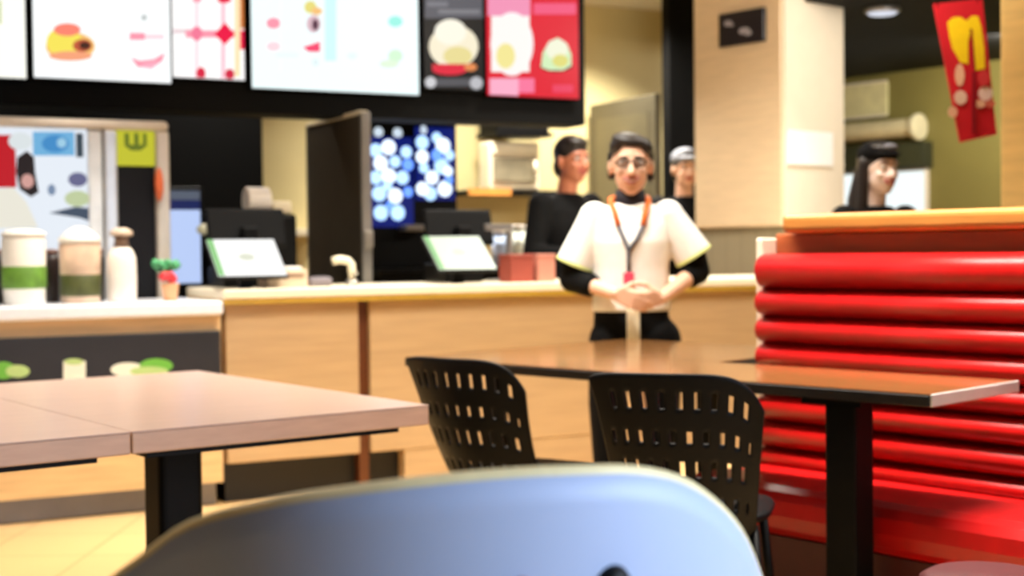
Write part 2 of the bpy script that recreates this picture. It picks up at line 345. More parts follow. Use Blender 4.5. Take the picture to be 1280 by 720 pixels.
panel(463, 516, 172, 284, [(470, 188, 8, LB), (486, 184, 9, WB), (508, 190, 7, LB), (476, 204, 9, WB), (494, 202, 7, LB), (510, 206, 7, MB), (470, 222, 8, LB), (486, 220, 9, WB), (503, 222, 8, LB), (474, 242, 9, LB), (494, 245, 9, WB), (510, 240, 6, MB), (476, 266, 9, LB), (497, 266, 9, LB), (484, 232, 6, LB), (487, 257, 5, MB)])
panel(521, 568, 160, 250, [(528, 178, 8, LB), (546, 172, 6, LB), (554, 182, 9, WB), (562, 194, 6, LB), (528, 196, 8, WB), (530, 210, 6, LB), (552, 208, 9, LB), (560, 214, 6, WB), (540, 222, 8, WB), (556, 236, 9, WB), (538, 242, 8, LB), (528, 236, 8, WB), (546, 194, 7, MB), (561, 225, 5, MB)])
for x, y in ((474, 165), (498, 166), (530, 163)):
    p = CF.hy(x, y, td); out('indicator_lamp', B().ell((p.x - a.x, .012, p.z - BT), (.032, .012, .032)), lit((214, 230, 244), 1.0), o, smooth=True)
p = CF.hy(545, 149, td); out('top_cover', B().box(p.x - a.x - .09, w, .01, .3, h + .001, h + .05), mat('copper', (150, 96, 80), .4, .5), o, bevel=.01)
p = CF.hy(513, 285, td); out('drip_tray', B().box(p.x - a.x - .08, p.x - a.x + .08, -.12, .019, p.z - BT - .02, p.z - BT + .02), STEEL, o, bevel=.008)
# back wall shelf (orange edge) with the pale machine and cups near it
a = CF.hy(575, 238, 3.0); c = CF.hy(690, 238, 3.0)
o = fthing(CF, 'wall_shelf', 'orange edged shelf on the beige kitchen wall beside the drink machine', 'shelf', a.x, 2.85, a.z - .03)
b = B(); b.box(0, c.x - a.x, .02, .44, 0, .03); out('board', b, BLACK, o)
b = B(); b.box(0, (c.x - a.x) * .45, 0, .019, -.01, .04); out('front_edge', b, mat('orange_wood', (214, 140, 60), .4), o)
zs = a.z
p0 = CF.hy(613, 222, 2.9); p1 = CF.hy(676, 178, 2.9)
o = fthing(CF, 'microwave_oven', 'cream boxy oven with dim window on the kitchen shelf', 'oven', p0.x, 2.9, zs + .001)
w = p1.x - p0.x; h = p1.z - zs
b = B(); b.box(0, w, .02, .2, 0, h); out('body', b, CREAM, o, bevel=.02)
b = B(); b.box(.03, w - .03, .004, .0195, .06, h * .68); dd = out('door', b, mat('oven_glass', (128, 120, 98), .3, var=.3, scale=9), o, bevel=.01)
b = B(); b.cap((w - .055, -.012, .12), (w - .055, -.012, h * .6), .01); out('handle', b, CREAM, dd, smooth=True)
b = B(); b.box(.02, w - .02, .0, .0195, h * .74, h * .95); out('control_strip', b, mat('warm_white', (240, 232, 206), .4), o, bevel=.006)
# black hood over the shelf
p0 = CF.hy(618, 170, 2.9); p1 = CF.hy(682, 120, 2.9)
o = fthing(CF, 'extractor_hood', 'black extractor hood above the cream oven', 'hood', p0.x, 2.85, p0.z)
w = p1.x - p0.x; b = B(); b.box(0, w, 0, .3, .031, .45); out('canopy', b, BLACK_MATT, o, bevel=.01)
b = B(); b.box(w * .3, w * .7, .05, .25, .451, 3.08 - p0.z); out('duct', b, BLACK_MATT, o)
b = B(); b.box(-.02, w + .02, -.02, .31, .0, .03); out('rim', b, BLACK, o)
# cups on the back counter
def cup(name, label, px, py, t, r, h, m, lid=None, z=BT, grp='paper cups by the drink machine'):
    p = CF.hy(px, py, t)
    o = thing(name, label, 'cup', CF.w(p.x, t, z), CF.rz, grp)
    b = B(); b.lathe([(r * .74, 0), (r * .8, .004), (r, h), (r * .95, h - .004)]); out('body', b, m, o, smooth=True)
    b = B(); b.lathe([(r * 1.06, h + .0005), (r * 1.06, h + .012), (r * .9, h + .02), (.004, h + .021)]); out('lid', b, lid or m, o, smooth=True)
    return o
PAPER = mat('paper_white', (232, 226, 220), .6, var=.05)
p = CF.hy(577, 262, 1.86)
cup('paper_cup', 'white paper cup standing right of the blue drink machine', 580, 262, 1.86, .055, .24, PAPER)
cup('paper_cup', 'tan paper cup beside the white one on back counter', 597, 262, 1.9, .045, .2, mat('tan_paper', (196, 164, 132), .6), PAPER)
cup('paper_cup', 'pale blue cup left of the person in black', 623, 262, 1.86, .05, .22, mat('blue_paper', (176, 196, 232), .5), PAPER)
cup('paper_cup', 'greenish white cup nearest the person in black', 645, 258, 1.84, .06, .25, mat('mint_paper', (214, 220, 206), .5), PAPER)
# steel door leaf standing ajar at the end of the kitchen
xs = CF.hy(820, 200, 2.3).x; t2 = CF.hx(738, 200, xs).y; zt = CF.hx(780, 124, xs).z
o = fthing(CF, 'steel_door', 'grey steel door standing open behind the smiling employee', 'door', xs, 2.3)
T2 = min(t2 - 2.3, .98)
b = B(); b.box(0, .045, 0, T2, .01, zt); out('leaf', b, mat('door_steel', (96, 90, 74), .4, .4, var=.12, scale=3), o, bevel=.005)
b = B(); b.box(-.004, -.001, .1, T2 - .1, 1.0, zt - .12); out('inset_panel', b, mat('door_inset', (108, 102, 84), .3, .5, var=.15, scale=2), o)
b = B(); b.cap((-.03, .06, 1.0), (-.03, .06, 1.14), .01).cap((-.03, .06, 1.0), (0, .06, 1.0), .008).cap((-.03, .06, 1.14), (0, .06, 1.14), .008); out('handle', b, STEEL, o, smooth=True)

# ------------------------------------------------------------------ registers on the counter
def register(px, label, white, pxs):
    (x0, x1, y0, y1) = pxs
    t = .42; p = CF.hy(px, 340, t)
    o = fthing(CF, 'cash_register', label, 'cash register', p.x, t, 1.0, group='cash registers on the oak counter')
    b = B(); b.box(-.17, .05, -.06, .24, 0, .1); out('base', b, BLACK_PL, o, bevel=.012)
    b = B(); b.box(-.03, .05, .08, .14, .101, .3); out('stand', b, BLACK_PL, o, bevel=.01)
    b = B(); b.box(-.2, .2, 0, .035, 0, .2, M=Matrix.Translation((.01, .12, .2)) @ Matrix.Rotation(math.radians(-14), 4, 'X')); out('monitor', b, BLACK, o, bevel=.012)
    # customer display leaning back toward the staff side
    w = CF.hy(x1, y0, .2).x - CF.hy(x0, y0, .2).x
    zt = CF.hy((x0 + x1) / 2, y0, .22).z - 1.0; zb = CF.hy((x0 + x1) / 2, y1, .06).z - 1.0
    lean = .2; xc = CF.hy((x0 + x1) / 2, y0, .2).x - p.x
    dz = zt - zb; L = math.hypot(dz, lean); ang = math.atan2(lean, dz)
    M = Matrix.Translation((xc, .03 - t + .02, zb)) @ Matrix.Rotation(-ang, 4, 'X')
    b = B(); b.box(-w / 2 - .008, w / 2 + .008, .0, .018, -.008, L + .008, M=M); d = out('customer_display', b, BLACK_PL, o, bevel=.005)
    b = B(); b.box(-w / 2, w / 2, -.004, -.0005, 0, L, lit(white, 1.12), M=M)
    b.poly([M @ Vector(q) for q in [(x, -.0045, z) for x, z in ellp(0, L * .5, w * .12, L * .1)]], lit((222, 226, 206), 1.0))
    b.poly([M @ Vector(q) for q in [(x, -.0045, z) for x, z in rect(-w / 2, 0, -w / 2 + w * .09, L)]], lit((150, 220, 140), .9)); out('screen', b, None, d)
    b = B(); b.box(xc - .03, xc + .03, .16 - t, .2 - t, 0, zb + dz * .5); out('display_foot', b, BLACK_PL, o, bevel=.006)
    return o
register(318, 'black cash register at left with a white tilted customer screen', (252, 252, 250), (262, 346, 300, 345))
register(588, 'black cash register right of the tall dark panel, greenish white tilted screen', (240, 250, 222), (534, 604, 296, 337))
# receipt printers, boxes
def hitc(px, py, t): return CF.hy(px, py, t)
p = hitc(292, 300, .62)
o = fthing(CF, 'receipt_printer', 'black receipt printer with white paper roll behind the left register', 'printer', p.x, .8, 1.0)
zt = hitc(320, 262, .8).z - 1.0
tag(o, 'black kitchen machine with white paper roll on top behind left register', 'machine')
o.location = CF.w(p.x, .86, 0)
b = B(); b.box(-.03, .42, 0, .4, .0, zt + 1.0 - .02); out('body', b, BLACK_PL, o, bevel=.02)
q = hitc(328, 250, .9).x - p.x
b = B(); b.cone((q - .07, .12, zt + 1.055), (q + .06, .12, zt + 1.055), .07, .07, 24); out('paper_roll', b, PAPER, o, smooth=False, bevel=.01)
b = B(); b.box(q + .065, q + .17, .06, .2, zt + .985, zt + 1.05); out('feeder', b, CREAM, o, bevel=.01)
q = hitc(255, 287, .86).x - p.x
b = B(); b.ell((q, -.02, hitc(255, 287, .86).z), (.045, .025, .03)); out('knob', b, mat('pale_knob', (190, 188, 160), .4), o, smooth=True)
p = hitc(360, 372, .14)
o = fthing(CF, 'napkin_box', 'beige napkin box on the counter right of the left register', 'box', p.x, .14, 1.0)
b = B(); b.box(-.1, .1, 0, .16, 0, .085); out('body', b, mat('beige_box', (206, 184, 158), .6), o, bevel=.006)
b = B(); b.box(-.08, .08, .02, .14, .0855, .1); out('napkins', b, PAPER, o, bevel=.006)
b = B(); b.box(.0, .08, -.003, -.0005, .05, .065); out('slot', b, mat('brown_print', (130, 100, 80), .6), o)
p = hitc(402, 370, .2)
o = fthing(CF, 'card_reader', 'grey card reader lying on the counter beside the beige box', 'card reader', p.x, .2, 1.0)
b = B(); b.box(-.055, .06, 0, .16, 0, .045); out('body', b, mat('grey_plastic', (120, 112, 118), .5), o, bevel=.012)
b = B(); b.box(-.04, .045, .09, .145, .0455, .049); out('screen', b, BLACK, o)
b = B(); b.box(-.04, .045, .02, .08, .0455, .05); out('keypad', b, mat('keys', (70, 66, 72), .6), o, bevel=.002)
p = hitc(433, 362, .3)
o = fthing(CF, 'water_tap', 'pale bent tap in front of the tall dark panel', 'tap', p.x, .3, 1.0)
z1 = hitc(433, 326, .3).z - 1.0
b = B(); b.tube([(.03, 0, 0), (.03, 0, z1 * .5), (.028, 0, z1 * .85), (.01, 0, z1), (-.03, 0, z1 + .008), (-.07, 0, z1)], .02, 12); out('spout', b, CREAM, o, smooth=True)
b = B(); b.lathe([(.035, 0), (.035, .012), (.024, .03)], (.03, 0, 0)); out('base', b, STEEL, o, smooth=True)
b = B(); b.cap((.03, -.02, z1 * .45), (.03, -.06, z1 * .5), .008); out('handle', b, STEEL, o, smooth=True)
# grey frame stand and red boxes right of the second register
p = hitc(627, 345, .42)
o = fthing(CF, 'sign_holder', 'light grey bent frame stand right of the second register', 'stand', p.x, .42, 1.0)
z1 = hitc(632, 288, .42).z - 1.0
b = B(); b.box(.04, .07, 0, .03, .012, z1); out('post', b, GREYMETAL, o, bevel=.004)
b = B(); b.box(-.09, .07, 0, .03, z1 + .001, z1 + .035); out('top_bar', b, GREYMETAL, o, bevel=.004)
b = B(); b.box(-.05, .1, -.04, .08, 0, .0115); out('foot', b, GREYMETAL, o, bevel=.004)
for px, w, lab in ((654, .07, 'brick red carton on the counter left of the employee'), (684, .055, 'small pinkish carton beside the brick red one')):
    p = hitc(px, 345, .1)
    o = fthing(CF, 'carton', lab, 'carton', p.x, .1, 1.0, group='red cartons on the counter')
    col = (150, 66, 52) if px < 660 else (196, 128, 110)
    m = mat('carton_%d' % px, col, .6)
    b = B(); b.box(-w, w * .9, 0, .14, 0, .13); out('body', b, m, o, bevel=.004)
    b = B(); b.box(-w - .003, w * .9 + .003, -.003, .143, .1305, .145); out('lid', b, m, o, bevel=.004)

# ------------------------------------------------------------------ beverage cabinet and things on the left counter
tb = .72
x0 = CF.hy(-70, 250, tb).x; x1 = CF.hy(213, 250, tb).x; zt = CF.hy(120, 150, tb).z
o = fthing(CF, 'beverage_cabinet', 'tall pale steel drink cabinet with blue white posters at far left', 'cabinet', x0, tb)
w = x1 - x0
PALE = mat('pale_steel', (206, 196, 182), .35, .3, var=.08)
b = B(); b.box(0, w, .06, .6, .0, zt); out('body', b, mat('cabinet_shell', (150, 146, 142), .4, .4), o, bevel=.02)
def cx(px): return CF.hy(px, 250, tb).x - x0
def cz(py, px=110): return CF.hy(px, py, tb).z
b = B(); b.box(0, w, 0, .059, cz(161), zt + .005); out('top_frame', b, PALE, o, bevel=.02)
b = B(); b.box(cx(196), w, 0, .059, .02, cz(161) - .001); out('side_post', b, PALE, o, bevel=.012)
b = B(); b.box(cx(131), cx(148), 0, .059, .02, cz(161) - .001); out('side_post', b, mat('grey_post', (206, 206, 206), .3, .4), o, bevel=.012)
b = B(); b.box(cx(112), cx(130), .02, .058, .02, cz(161) - .001); out('side_post', b, mat('white_post', (232, 236, 240), .35), o, bevel=.012)
b = B(); b.box(0, cx(111.5), .035, .0595, 1.0, cz(161) - .001, lit((236, 243, 252), .95))
def hp(x, y): return Vector((cx(x), 0, cz(y, x)))
shapes(b, hp, [(rect(44, 164, 96, 194), (120, 190, 236)), (ellp(72, 179, 17, 11), (70, 150, 214)), (ellp(80, 178, 6, 6), (170, 220, 246)), (rect(98, 166, 107, 196), (60, 74, 84)), (rect(-30, 168, 22, 234), (206, 14, 30)), (ellp(28, 176, 15, 11), (236, 244, 246)),
     ([(24, 196), (36, 188), (45, 196), (46, 216), (50, 240), (40, 246), (26, 236), (22, 214)], (34, 18, 14)), (ellp(36, 226, 8, 9), (226, 170, 160)), ([(-30, 240), (18, 234), (34, 252), (48, 284), (-30, 286)], (252, 248, 232)), (ellp(99, 224, 12, 9), (110, 110, 150)), (ellp(66, 237, 5, 7), (130, 150, 180)), (ellp(98, 248, 16, 10), (206, 220, 170)), ([(62, 266), (96, 258), (112, 260), (112, 276), (100, 272)], (70, 84, 104))], .035, .85, .0007)
out('poster_panel', b, None, o)
b = B(); b.box(cx(148.5), cx(195.5), .03, .0595, .6, cz(206)); out('dark_door', b, mat('smoked_glass', (22, 22, 26), .6, var=.3, scale=3, spec=.15), o)
b = B(); b.box(cx(149), cx(195), .02, .0595, cz(205.5), cz(161.5), lit((216, 214, 50), .8))
shapes(b, hp, [([(158, 166), (164, 166), (164, 180), (170, 181), (170, 166), (176, 166), (176, 181), (181, 180), (181, 166), (186, 167), (186, 182), (178, 188), (166, 188), (158, 182)], (110, 126, 30))], .02, .8, .001)
out('sign_panel', b, None, o)
b = B(); b.ell((cx(198), -.02, cz(230)), (.022, .02, .085)); out('handle', b, mat('orange_handle', (214, 104, 60), .5), o, smooth=True)
# glowing tall narrow screen right of it
p = CF.hy(206, 350, .9); q = CF.hy(250, 262, .9)
o = fthing(CF, 'display_screen', 'narrow glowing pale blue screen right of the drink cabinet', 'screen', p.x + .03, .95, 0)
w = q.x - p.x
b = B(); b.box(0, w, .01, .06, .9, q.z + .12); out('casing', b, BLACK, o, bevel=.01)
b = B(); b.box(.015, w - .015, .002, .0095, p.z - .02, q.z, lit((188, 208, 250), 1.0))
b.box(.015, w - .015, .002, .0095, q.z + .002, q.z + .05, lit((30, 44, 110), .6)); b.box(.015, w - .015, .002, .0095, q.z + .052, q.z + .1, lit((120, 130, 150), .5)); out('screen', b, None, o)
b = B(); b.box(w * .3, w * .7, .02, .05, .05, .899); out('stand', b, BLACK, o); b = B(); b.box(0, w, -.05, .12, 0, .049); out('foot', b, BLACK, o)
# containers on the white worktop
WT = .95
def lath(parts, name, label, cat, px, py, t, grp=None):
    p = CF.hy(px, py, t); o = thing(name, label, cat, CF.w(p.x, t, WT + .001), CF.rz, grp)
    for nm, prof, m in parts: out(nm, B().lathe(prof), m, o, smooth=True)
    return o
WP = mat('white_plastic', (240, 236, 226), .4, var=.03)
GRN = mat('green_band', (104, 150, 52), .5, var=.35, scale=18)
DGR = mat('olive_band', (74, 78, 34), .5, var=.4, scale=18)
lath([('body', [(.088, 0), (.09, .07), (.092, .1), (.094, .28), (.088, .3)], WP), ('band', [(.0905, .07), (.0945, .08), (.0955, .165), (.0925, .17)], GRN), ('lid', [(.095, .301), (.095, .315), (.07, .33), (.01, .335)], WP)],
     'canister', 'big white canister with green band at far left of worktop', 'canister', 31, 378, .22)
lath([('body', [(.085, 0), (.087, .06), (.09, .14), (.092, .26), (.086, .27)], mat('tan_tub', (214, 184, 158), .5, var=.35, scale=9)), ('band', [(.0875, .03), (.0905, .04), (.0915, .125), (.088, .13)], DGR), ('lid', [(.093, .271), (.093, .29), (.05, .33), (.02, .345), (.01, .346)], WP)],
     'canister', 'tan canister with dark olive band in the middle of worktop', 'canister', 101, 376, .24)
lath([('body', [(.056, 0), (.064, .02), (.066, .1), (.064, .2), (.05, .235), (.036, .25)], mat('white_bottle', (236, 226, 214), .35)), ('neck', [(.036, .2505), (.03, .28), (.034, .3)], mat('brown_neck', (120, 98, 84), .5)), ('cap', [(.05, .3005), (.052, .32), (.03, .335), (.01, .338)], mat('beige_cap', (198, 178, 158), .5))],
     'sauce_bottle', 'cream white bottle with brown neck on the worktop', 'bottle', 153, 374, .2)
for px, m, lab in ((66, mat('dark_jar', (44, 32, 30), .3), 'dark jar between the two banded canisters'), (122, mat('dark_jar_two', (40, 36, 34), .3), 'dark jar between tan canister and cream bottle'), (3, mat('dark_jar_three', (38, 36, 36), .3), 'dark jar at the photo edge left of white canister')):
    lath([('body', [(.03, 0), (.034, .01), (.034, .19), (.026, .22)], m), ('lid', [(.029, .2205), (.029, .24), (.008, .245)], mat('jar_lid', (110, 70, 52), .5))], 'jar', lab, 'jar', px, 374, .42, 'dark jars on the white worktop')
p = CF.hy(213, 380, .2)
o = thing('flower_pot', 'small tan pot with red flower and green leaves at worktop end', 'potted plant', CF.w(p.x, .2, WT + .001), CF.rz)
b = B(); b.lathe([(.03, 0), (.04, .07), (.043, .08), (.036, .08)]); out('pot', b, mat('terracotta', (226, 168, 120), .6), o, smooth=True)
b = B()
for k in range(14):
    a_ = k * 2.4; r = .012 + .03 * (k % 4) / 3; b.ell((r * math.cos(a_) - .01, r * math.sin(a_), .1 + .02 * ((k * 7) % 5) / 5), (.022, .022, .018), (a_, .5, 0), u=10, v=8)
out('flower', b, mat('red_petal', (214, 40, 48), .5), o, smooth=True)
b = B()
for k in range(16):
    a_ = k * 2.4; r = .01 + .04 * (k % 5) / 4; b.ell((r * math.cos(a_) - .012, r * math.sin(a_), .15 + .03 * ((k * 5) % 7) / 7), (.026, .012, .016), (.3, -.6, a_), u=10, v=8)
out('leaves', b, mat('green_leaf', (66, 150, 96), .5), o, smooth=True)
out('stem', B().cap((0, 0, .07), (-.01, 0, .16), .006), mat('stem_green', (60, 120, 60), .5), o, smooth=True)

# ------------------------------------------------------------------ booth
XB = 3.86; XS = 3.41; YB1 = BF.hx(949, 400, XB - .06).y; YB0 = 1.0; YC = (YB0 + YB1) / 2; HL = (YB1 - YB0) / 2
o = fthing(BF, 'booth_bench', 'red vinyl booth bench with ribbed backrest and wood top rail', 'booth', XB, YC)
zs = [1.146, 1.025, .929, .837, .747, .657, .567, .475, .405]
for z1, z0 in zip(zs, zs[1:]):
    ry = (z1 - z0) / 2; prof = []
    D = .085
    for k in range(17):
        a_ = -PI / 2 + PI * k / 16
        prof.append((-D * max(0, math.cos(a_)) ** .7, (z0 + z1) / 2 + ry * math.sin(a_)))
    prof += [(.03, z1), (.03, z0)]
    b = B(); b.prism([(x, -HL, z) for x, z in prof], (0, 2 * HL, 0)); out('back_cushion', b, RED, o, smooth=False, bevel=0)
    me = C.objects[-1].data
    for f in me.polygons: f.use_smooth = abs(f.normal.y) < .5
b = B(); x_ = XS - XB
prof = [(x_ + .03, .27), (x_ + .0, .30), (x_ - .008, .34), (x_ - .002, .385), (x_ + .02, .41), (x_ + .06, .422), (-.06, .42), (-.02, .40), (-.02, .27)]
b.prism([(x, -HL, z) for x, z in prof], (0, 2 * HL, 0)); s_ = out('seat_cushion', b, RED, o, bevel=.012, seg=3)
b = B(); b.box(x_ + .03, .05, -HL + .01, HL - .01, .1, .268); out('seat_base', b, DKRED, o)
b = B(); b.box(x_ + .12, .05, -HL + .03, HL - .03, 0, .099); out('plinth', b, mat('dark_plinth', (40, 14, 10), .5), o)
b = B(); b.box(.031, .1, -HL, HL, .1, 1.215); out('back_board', b, BOOTH_WOOD, o, bevel=.006)
b = B(); b.box(-.03, .14, -HL + .07, HL - .07, 1.2155, 1.28); out('top_rail', b, CAP_WOOD, o, bevel=.02, seg=3)
b = B(); b.box(-.04, .12, HL + .001, HL + .03, .0, 1.2); out('end_panel', b, PCREAM, o, bevel=.006)

# ------------------------------------------------------------------ right-hand tables
TZ = .78
def pedestal(o, x, y, w, h, m=BLACK, base=.26):
    b = B(); b.box(x - w / 2, x + w / 2, y - w / 2, y + w / 2, .03, h); out('column', b, m, o, bevel=.008)
    b = B(); b.box(x - base, x + base, y - base, y + base, 0, .029); out('base_plate', b, m, o, bevel=.008)
    b = B(); b.box(x - base * .8, x + base * .8, y - base * .8, y + base * .8, h + .0005, h + .0205); out('top_bracket', b, m, o)
N = TF.hz(1162, 493, TZ); R_ = TF.hz(1274, 480, TZ)
Lp = TF.hz(640, 458, TZ)
yL = Lp.y + .61
W = .5
o = fthing(TF, 'dining_table', 'long narrow tan table with black edge pushed up to the red booth', 'table', N.x, N.y)
ln = yL - N.y
b = B(); b.box(0, W, 0, ln, TZ - .004, TZ); out('table_top', b, TABLE_TAN, o)
b = B(); b.box(-.004, W, 0.001, ln, TZ - .034, TZ - .0042); out('edge_band', b, mat('black_edge', (20, 18, 18), .4), o, bevel=.003)
b = B(); b.box(0, W, -.008, 0, TZ - .034, TZ); out('end_trim', b, mat('trim_grey', (186, 184, 180), .35, .2), o, bevel=.003)
pc = TF.hz(1068, 486, TZ)
pedestal(o, .14, pc.y - N.y + .1, .1, TZ - .056, base=.12)
pedestal(o, .41, min(TF.hx(598, 450, N.x + .41).y - N.y, ln - .06), .06, TZ - .056, base=.07)
# second table beyond it
o = fthing(TF, 'dining_table', 'wide tan table in front of the standing employee, beyond the narrow one', 'table', N.x + W + .006, BF.hz(952, 450, TZ).y)
y0 = 1.30 + N.y + .35
p1 = TF.hz(945, 432, TZ); p2 = TF.hz(760, 428, TZ)
o.location = TF.w(N.x + W + .006, 0, 0)
far = max(p1.x, p2.x) - N.x - W
yr = TF.hz(925, 452, TZ).y + .07
sk = [(0, yr - .02), (far, yr), (far, yL), (0, yL)]
b = B(); b.prism([(x, y, TZ - .004) for x, y in sk], (0, 0, .004)); out('table_top', b, TABLE_TAN, o)
b = B(); b.prism([(x, y, TZ - .034) for x, y in sk], (0, 0, .0298)); out('edge_band', b, mat('black_edge', (20, 18, 18), .4), o, bevel=.003)
pedestal(o, far / 2, yr + .3, .07, TZ - .056, base=.16)

# maroon stool whose seat just enters the frame at lower right
p = at(1236, 712, 3.1)
o = thing('stool', 'maroon round stool seat just showing at the lower right corner', 'stool', (p.x, p.y, 0), 0)
zz = p.z - .01
b = B(); b.lathe([(.13, zz - .06), (.15, zz - .045), (.15, zz - .012), (.13, zz)]); out('seat', b, mat('maroon_seat', (72, 18, 22), .5), o, smooth=True)
b = B(); b.lathe([(.025, .02), (.025, zz - .0605)]); out('post', b, BLACK, o, smooth=True)
b = B(); b.lathe([(.16, 0), (.16, .01), (.03, .0195)]); out('base', b, BLACK, o, smooth=True)

# ------------------------------------------------------------------ left tables
def left_table(label, x1, w, depth, q):
    """q: near right corner in LF; table runs to -x by w and to +y by depth"""
    o = fthing(LF, 'dining_table', label, 'table', q.x + x1 - w, q.y, group='pale wood tables at left')
    TL = .75
    b = B(); b.box(0, w, 0, depth, TL - .003, TL); out('table_top', b, TABLE, o)
    b = B(); b.box(.0, w, 0, depth, TL - .055, TL - .0032); out('edge_band', b, TABLE_EDGE, o, bevel=.004)
    b = B(); b.box(.06, w - .06, .06, depth - .06, TL - .075, TL - .056); out('underframe', b, BLACK, o)
    px, py = w / 2, depth / 2
    b = B(); b.box(px - .068, px + .068, py - .068, py + .068, .035, TL - .076); out('column', b, BLACK, o, bevel=.02, seg=3)
    b = B(); b.box(px - .26, px + .26, py - .26, py + .26, 0, .034); out('base_plate', b, BLACK, o, bevel=.01)
    return o
Q = LF.hz(536, 506, .75); Bk = LF.hz(235, 464, .75)
dep = Bk.y - Q.y
left_table('pale wood table at left with square black column leg', 0, .84, dep, Q)
left_table('pale wood table cut off by the left photo edge, joined to its neighbour', -.843, .84, dep, Q)

# ------------------------------------------------------------------ black perforated chairs
def perforated_chair(label, loc, rz, zt=.84):
    o = thing('perforated_chair', label, 'chair', loc, rz, 'black perforated plastic chairs')
    NU, NV = 66, 44; A = .95; z0 = .36; hgt = zt - z0
    b = B(); vs = []
    for j in range(NV + 1):
        v = j / NV; row = []
        for i in range(NU + 1):
            u = -1 + 2 * i / NU
            hw = .168 + .045 * v + (.02 * v ** 4 if u < 0 else 0)
            uu = u
            x = hw * math.sin(uu * A) / math.sin(A)
            zz = z0 + hgt * v * (1 - (.2 * abs(u) ** 4 if u > 0 else .03 * abs(u) ** 5)) - .02 * (1 - v) * 0
            y = -.19 - .17 * v ** 1.1 - .03 * math.sin(v * PI) + .1 * (1 - math.cos(u * A)) / (1 - math.cos(A)) * (1 - .35 * v)
            row.append(b.bm.verts.new((x, y, zz)))
        vs.append(row)
    for j in range(NV):
        for i in range(NU):
            u = -1 + 2 * (i + .5) / NU; v = (j + .5) / NV
            col = (i - 2) % 6; rowk = (j - 4) % 8
            hole = abs(u) < .84 and .12 < v < .9 and col in (1, 2) and rowk in (0, 1, 2, 3)
            if (j - 4) // 8 % 2 == 1: hole = abs(u) < .84 and .12 < v < .9 and (i + 1) % 6 in (1, 2) and rowk in (0, 1, 2)
            if hole: continue
            b.bm.faces.new((vs[j][i], vs[j][i + 1], vs[j + 1][i + 1], vs[j + 1][i]))
    bk = out('backrest', b, BLACK_PL, o, smooth=True)
    k = bk.modifiers.new('sol', 'SOLIDIFY'); k.thickness = .011; k.offset = 0
    # seat
    b = B(); rings = []
    def ring(s, z):
        r = []
        for k in range(32):
            a_ = 2 * PI * k / 32; cx_, cy_ = math.cos(a_), math.sin(a_)
            r.append(Vector((.215 * s * abs(cx_) ** .6 * (1 if cx_ > 0 else -1), .02 + .21 * s * abs(cy_) ** .6 * (1 if cy_ > 0 else -1), z)))
        return r
    b.loft([ring(.5, .435), ring(.96, .445), ring(1, .457), ring(.97, .466), ring(.6, .46), ring(.2, .456)]); out('seat', b, BLACK_PL, o, smooth=True)
    for sx_ in (-1, 1):
        for sy in (-1, 1):
            b = B(); b.cone((sx_ * .17, .02 + sy * .15, .436), (sx_ * .21, .02 + sy * .2, .012), .014, .011, 14); lg = out('leg', b, BLACK, o, smooth=True)
            b = B(); b.lathe([(.014, 0), (.015, .011), (.012, .014)], (sx_ * .21, .02 + sy * .2, 0)); out('foot_cap', b, BLACK_PL, lg, smooth=True)
    for q in (-1, 1): out('back_bracket', B().cap((q * .13, -.12, .43), (q * .14, -.19, .5), .013), BLACK, o, smooth=True)
    return o
rzc = math.radians(-28)
def chair_at(px, d, rz):
    p = at(px, 470, d); f = Vector((-math.sin(rz), math.cos(rz), 0))
    return Vector((p.x, p.y, 0)) + f * .22
perforated_chair('black perforated chair at centre, behind the end of left wood table', chair_at(602, 4.3, rzc - .12), rzc - .12, .845)
perforated_chair('black perforated chair nearer the red booth, in front of the employee', chair_at(854, 3.62, rzc + .24), rzc + .24, .855)

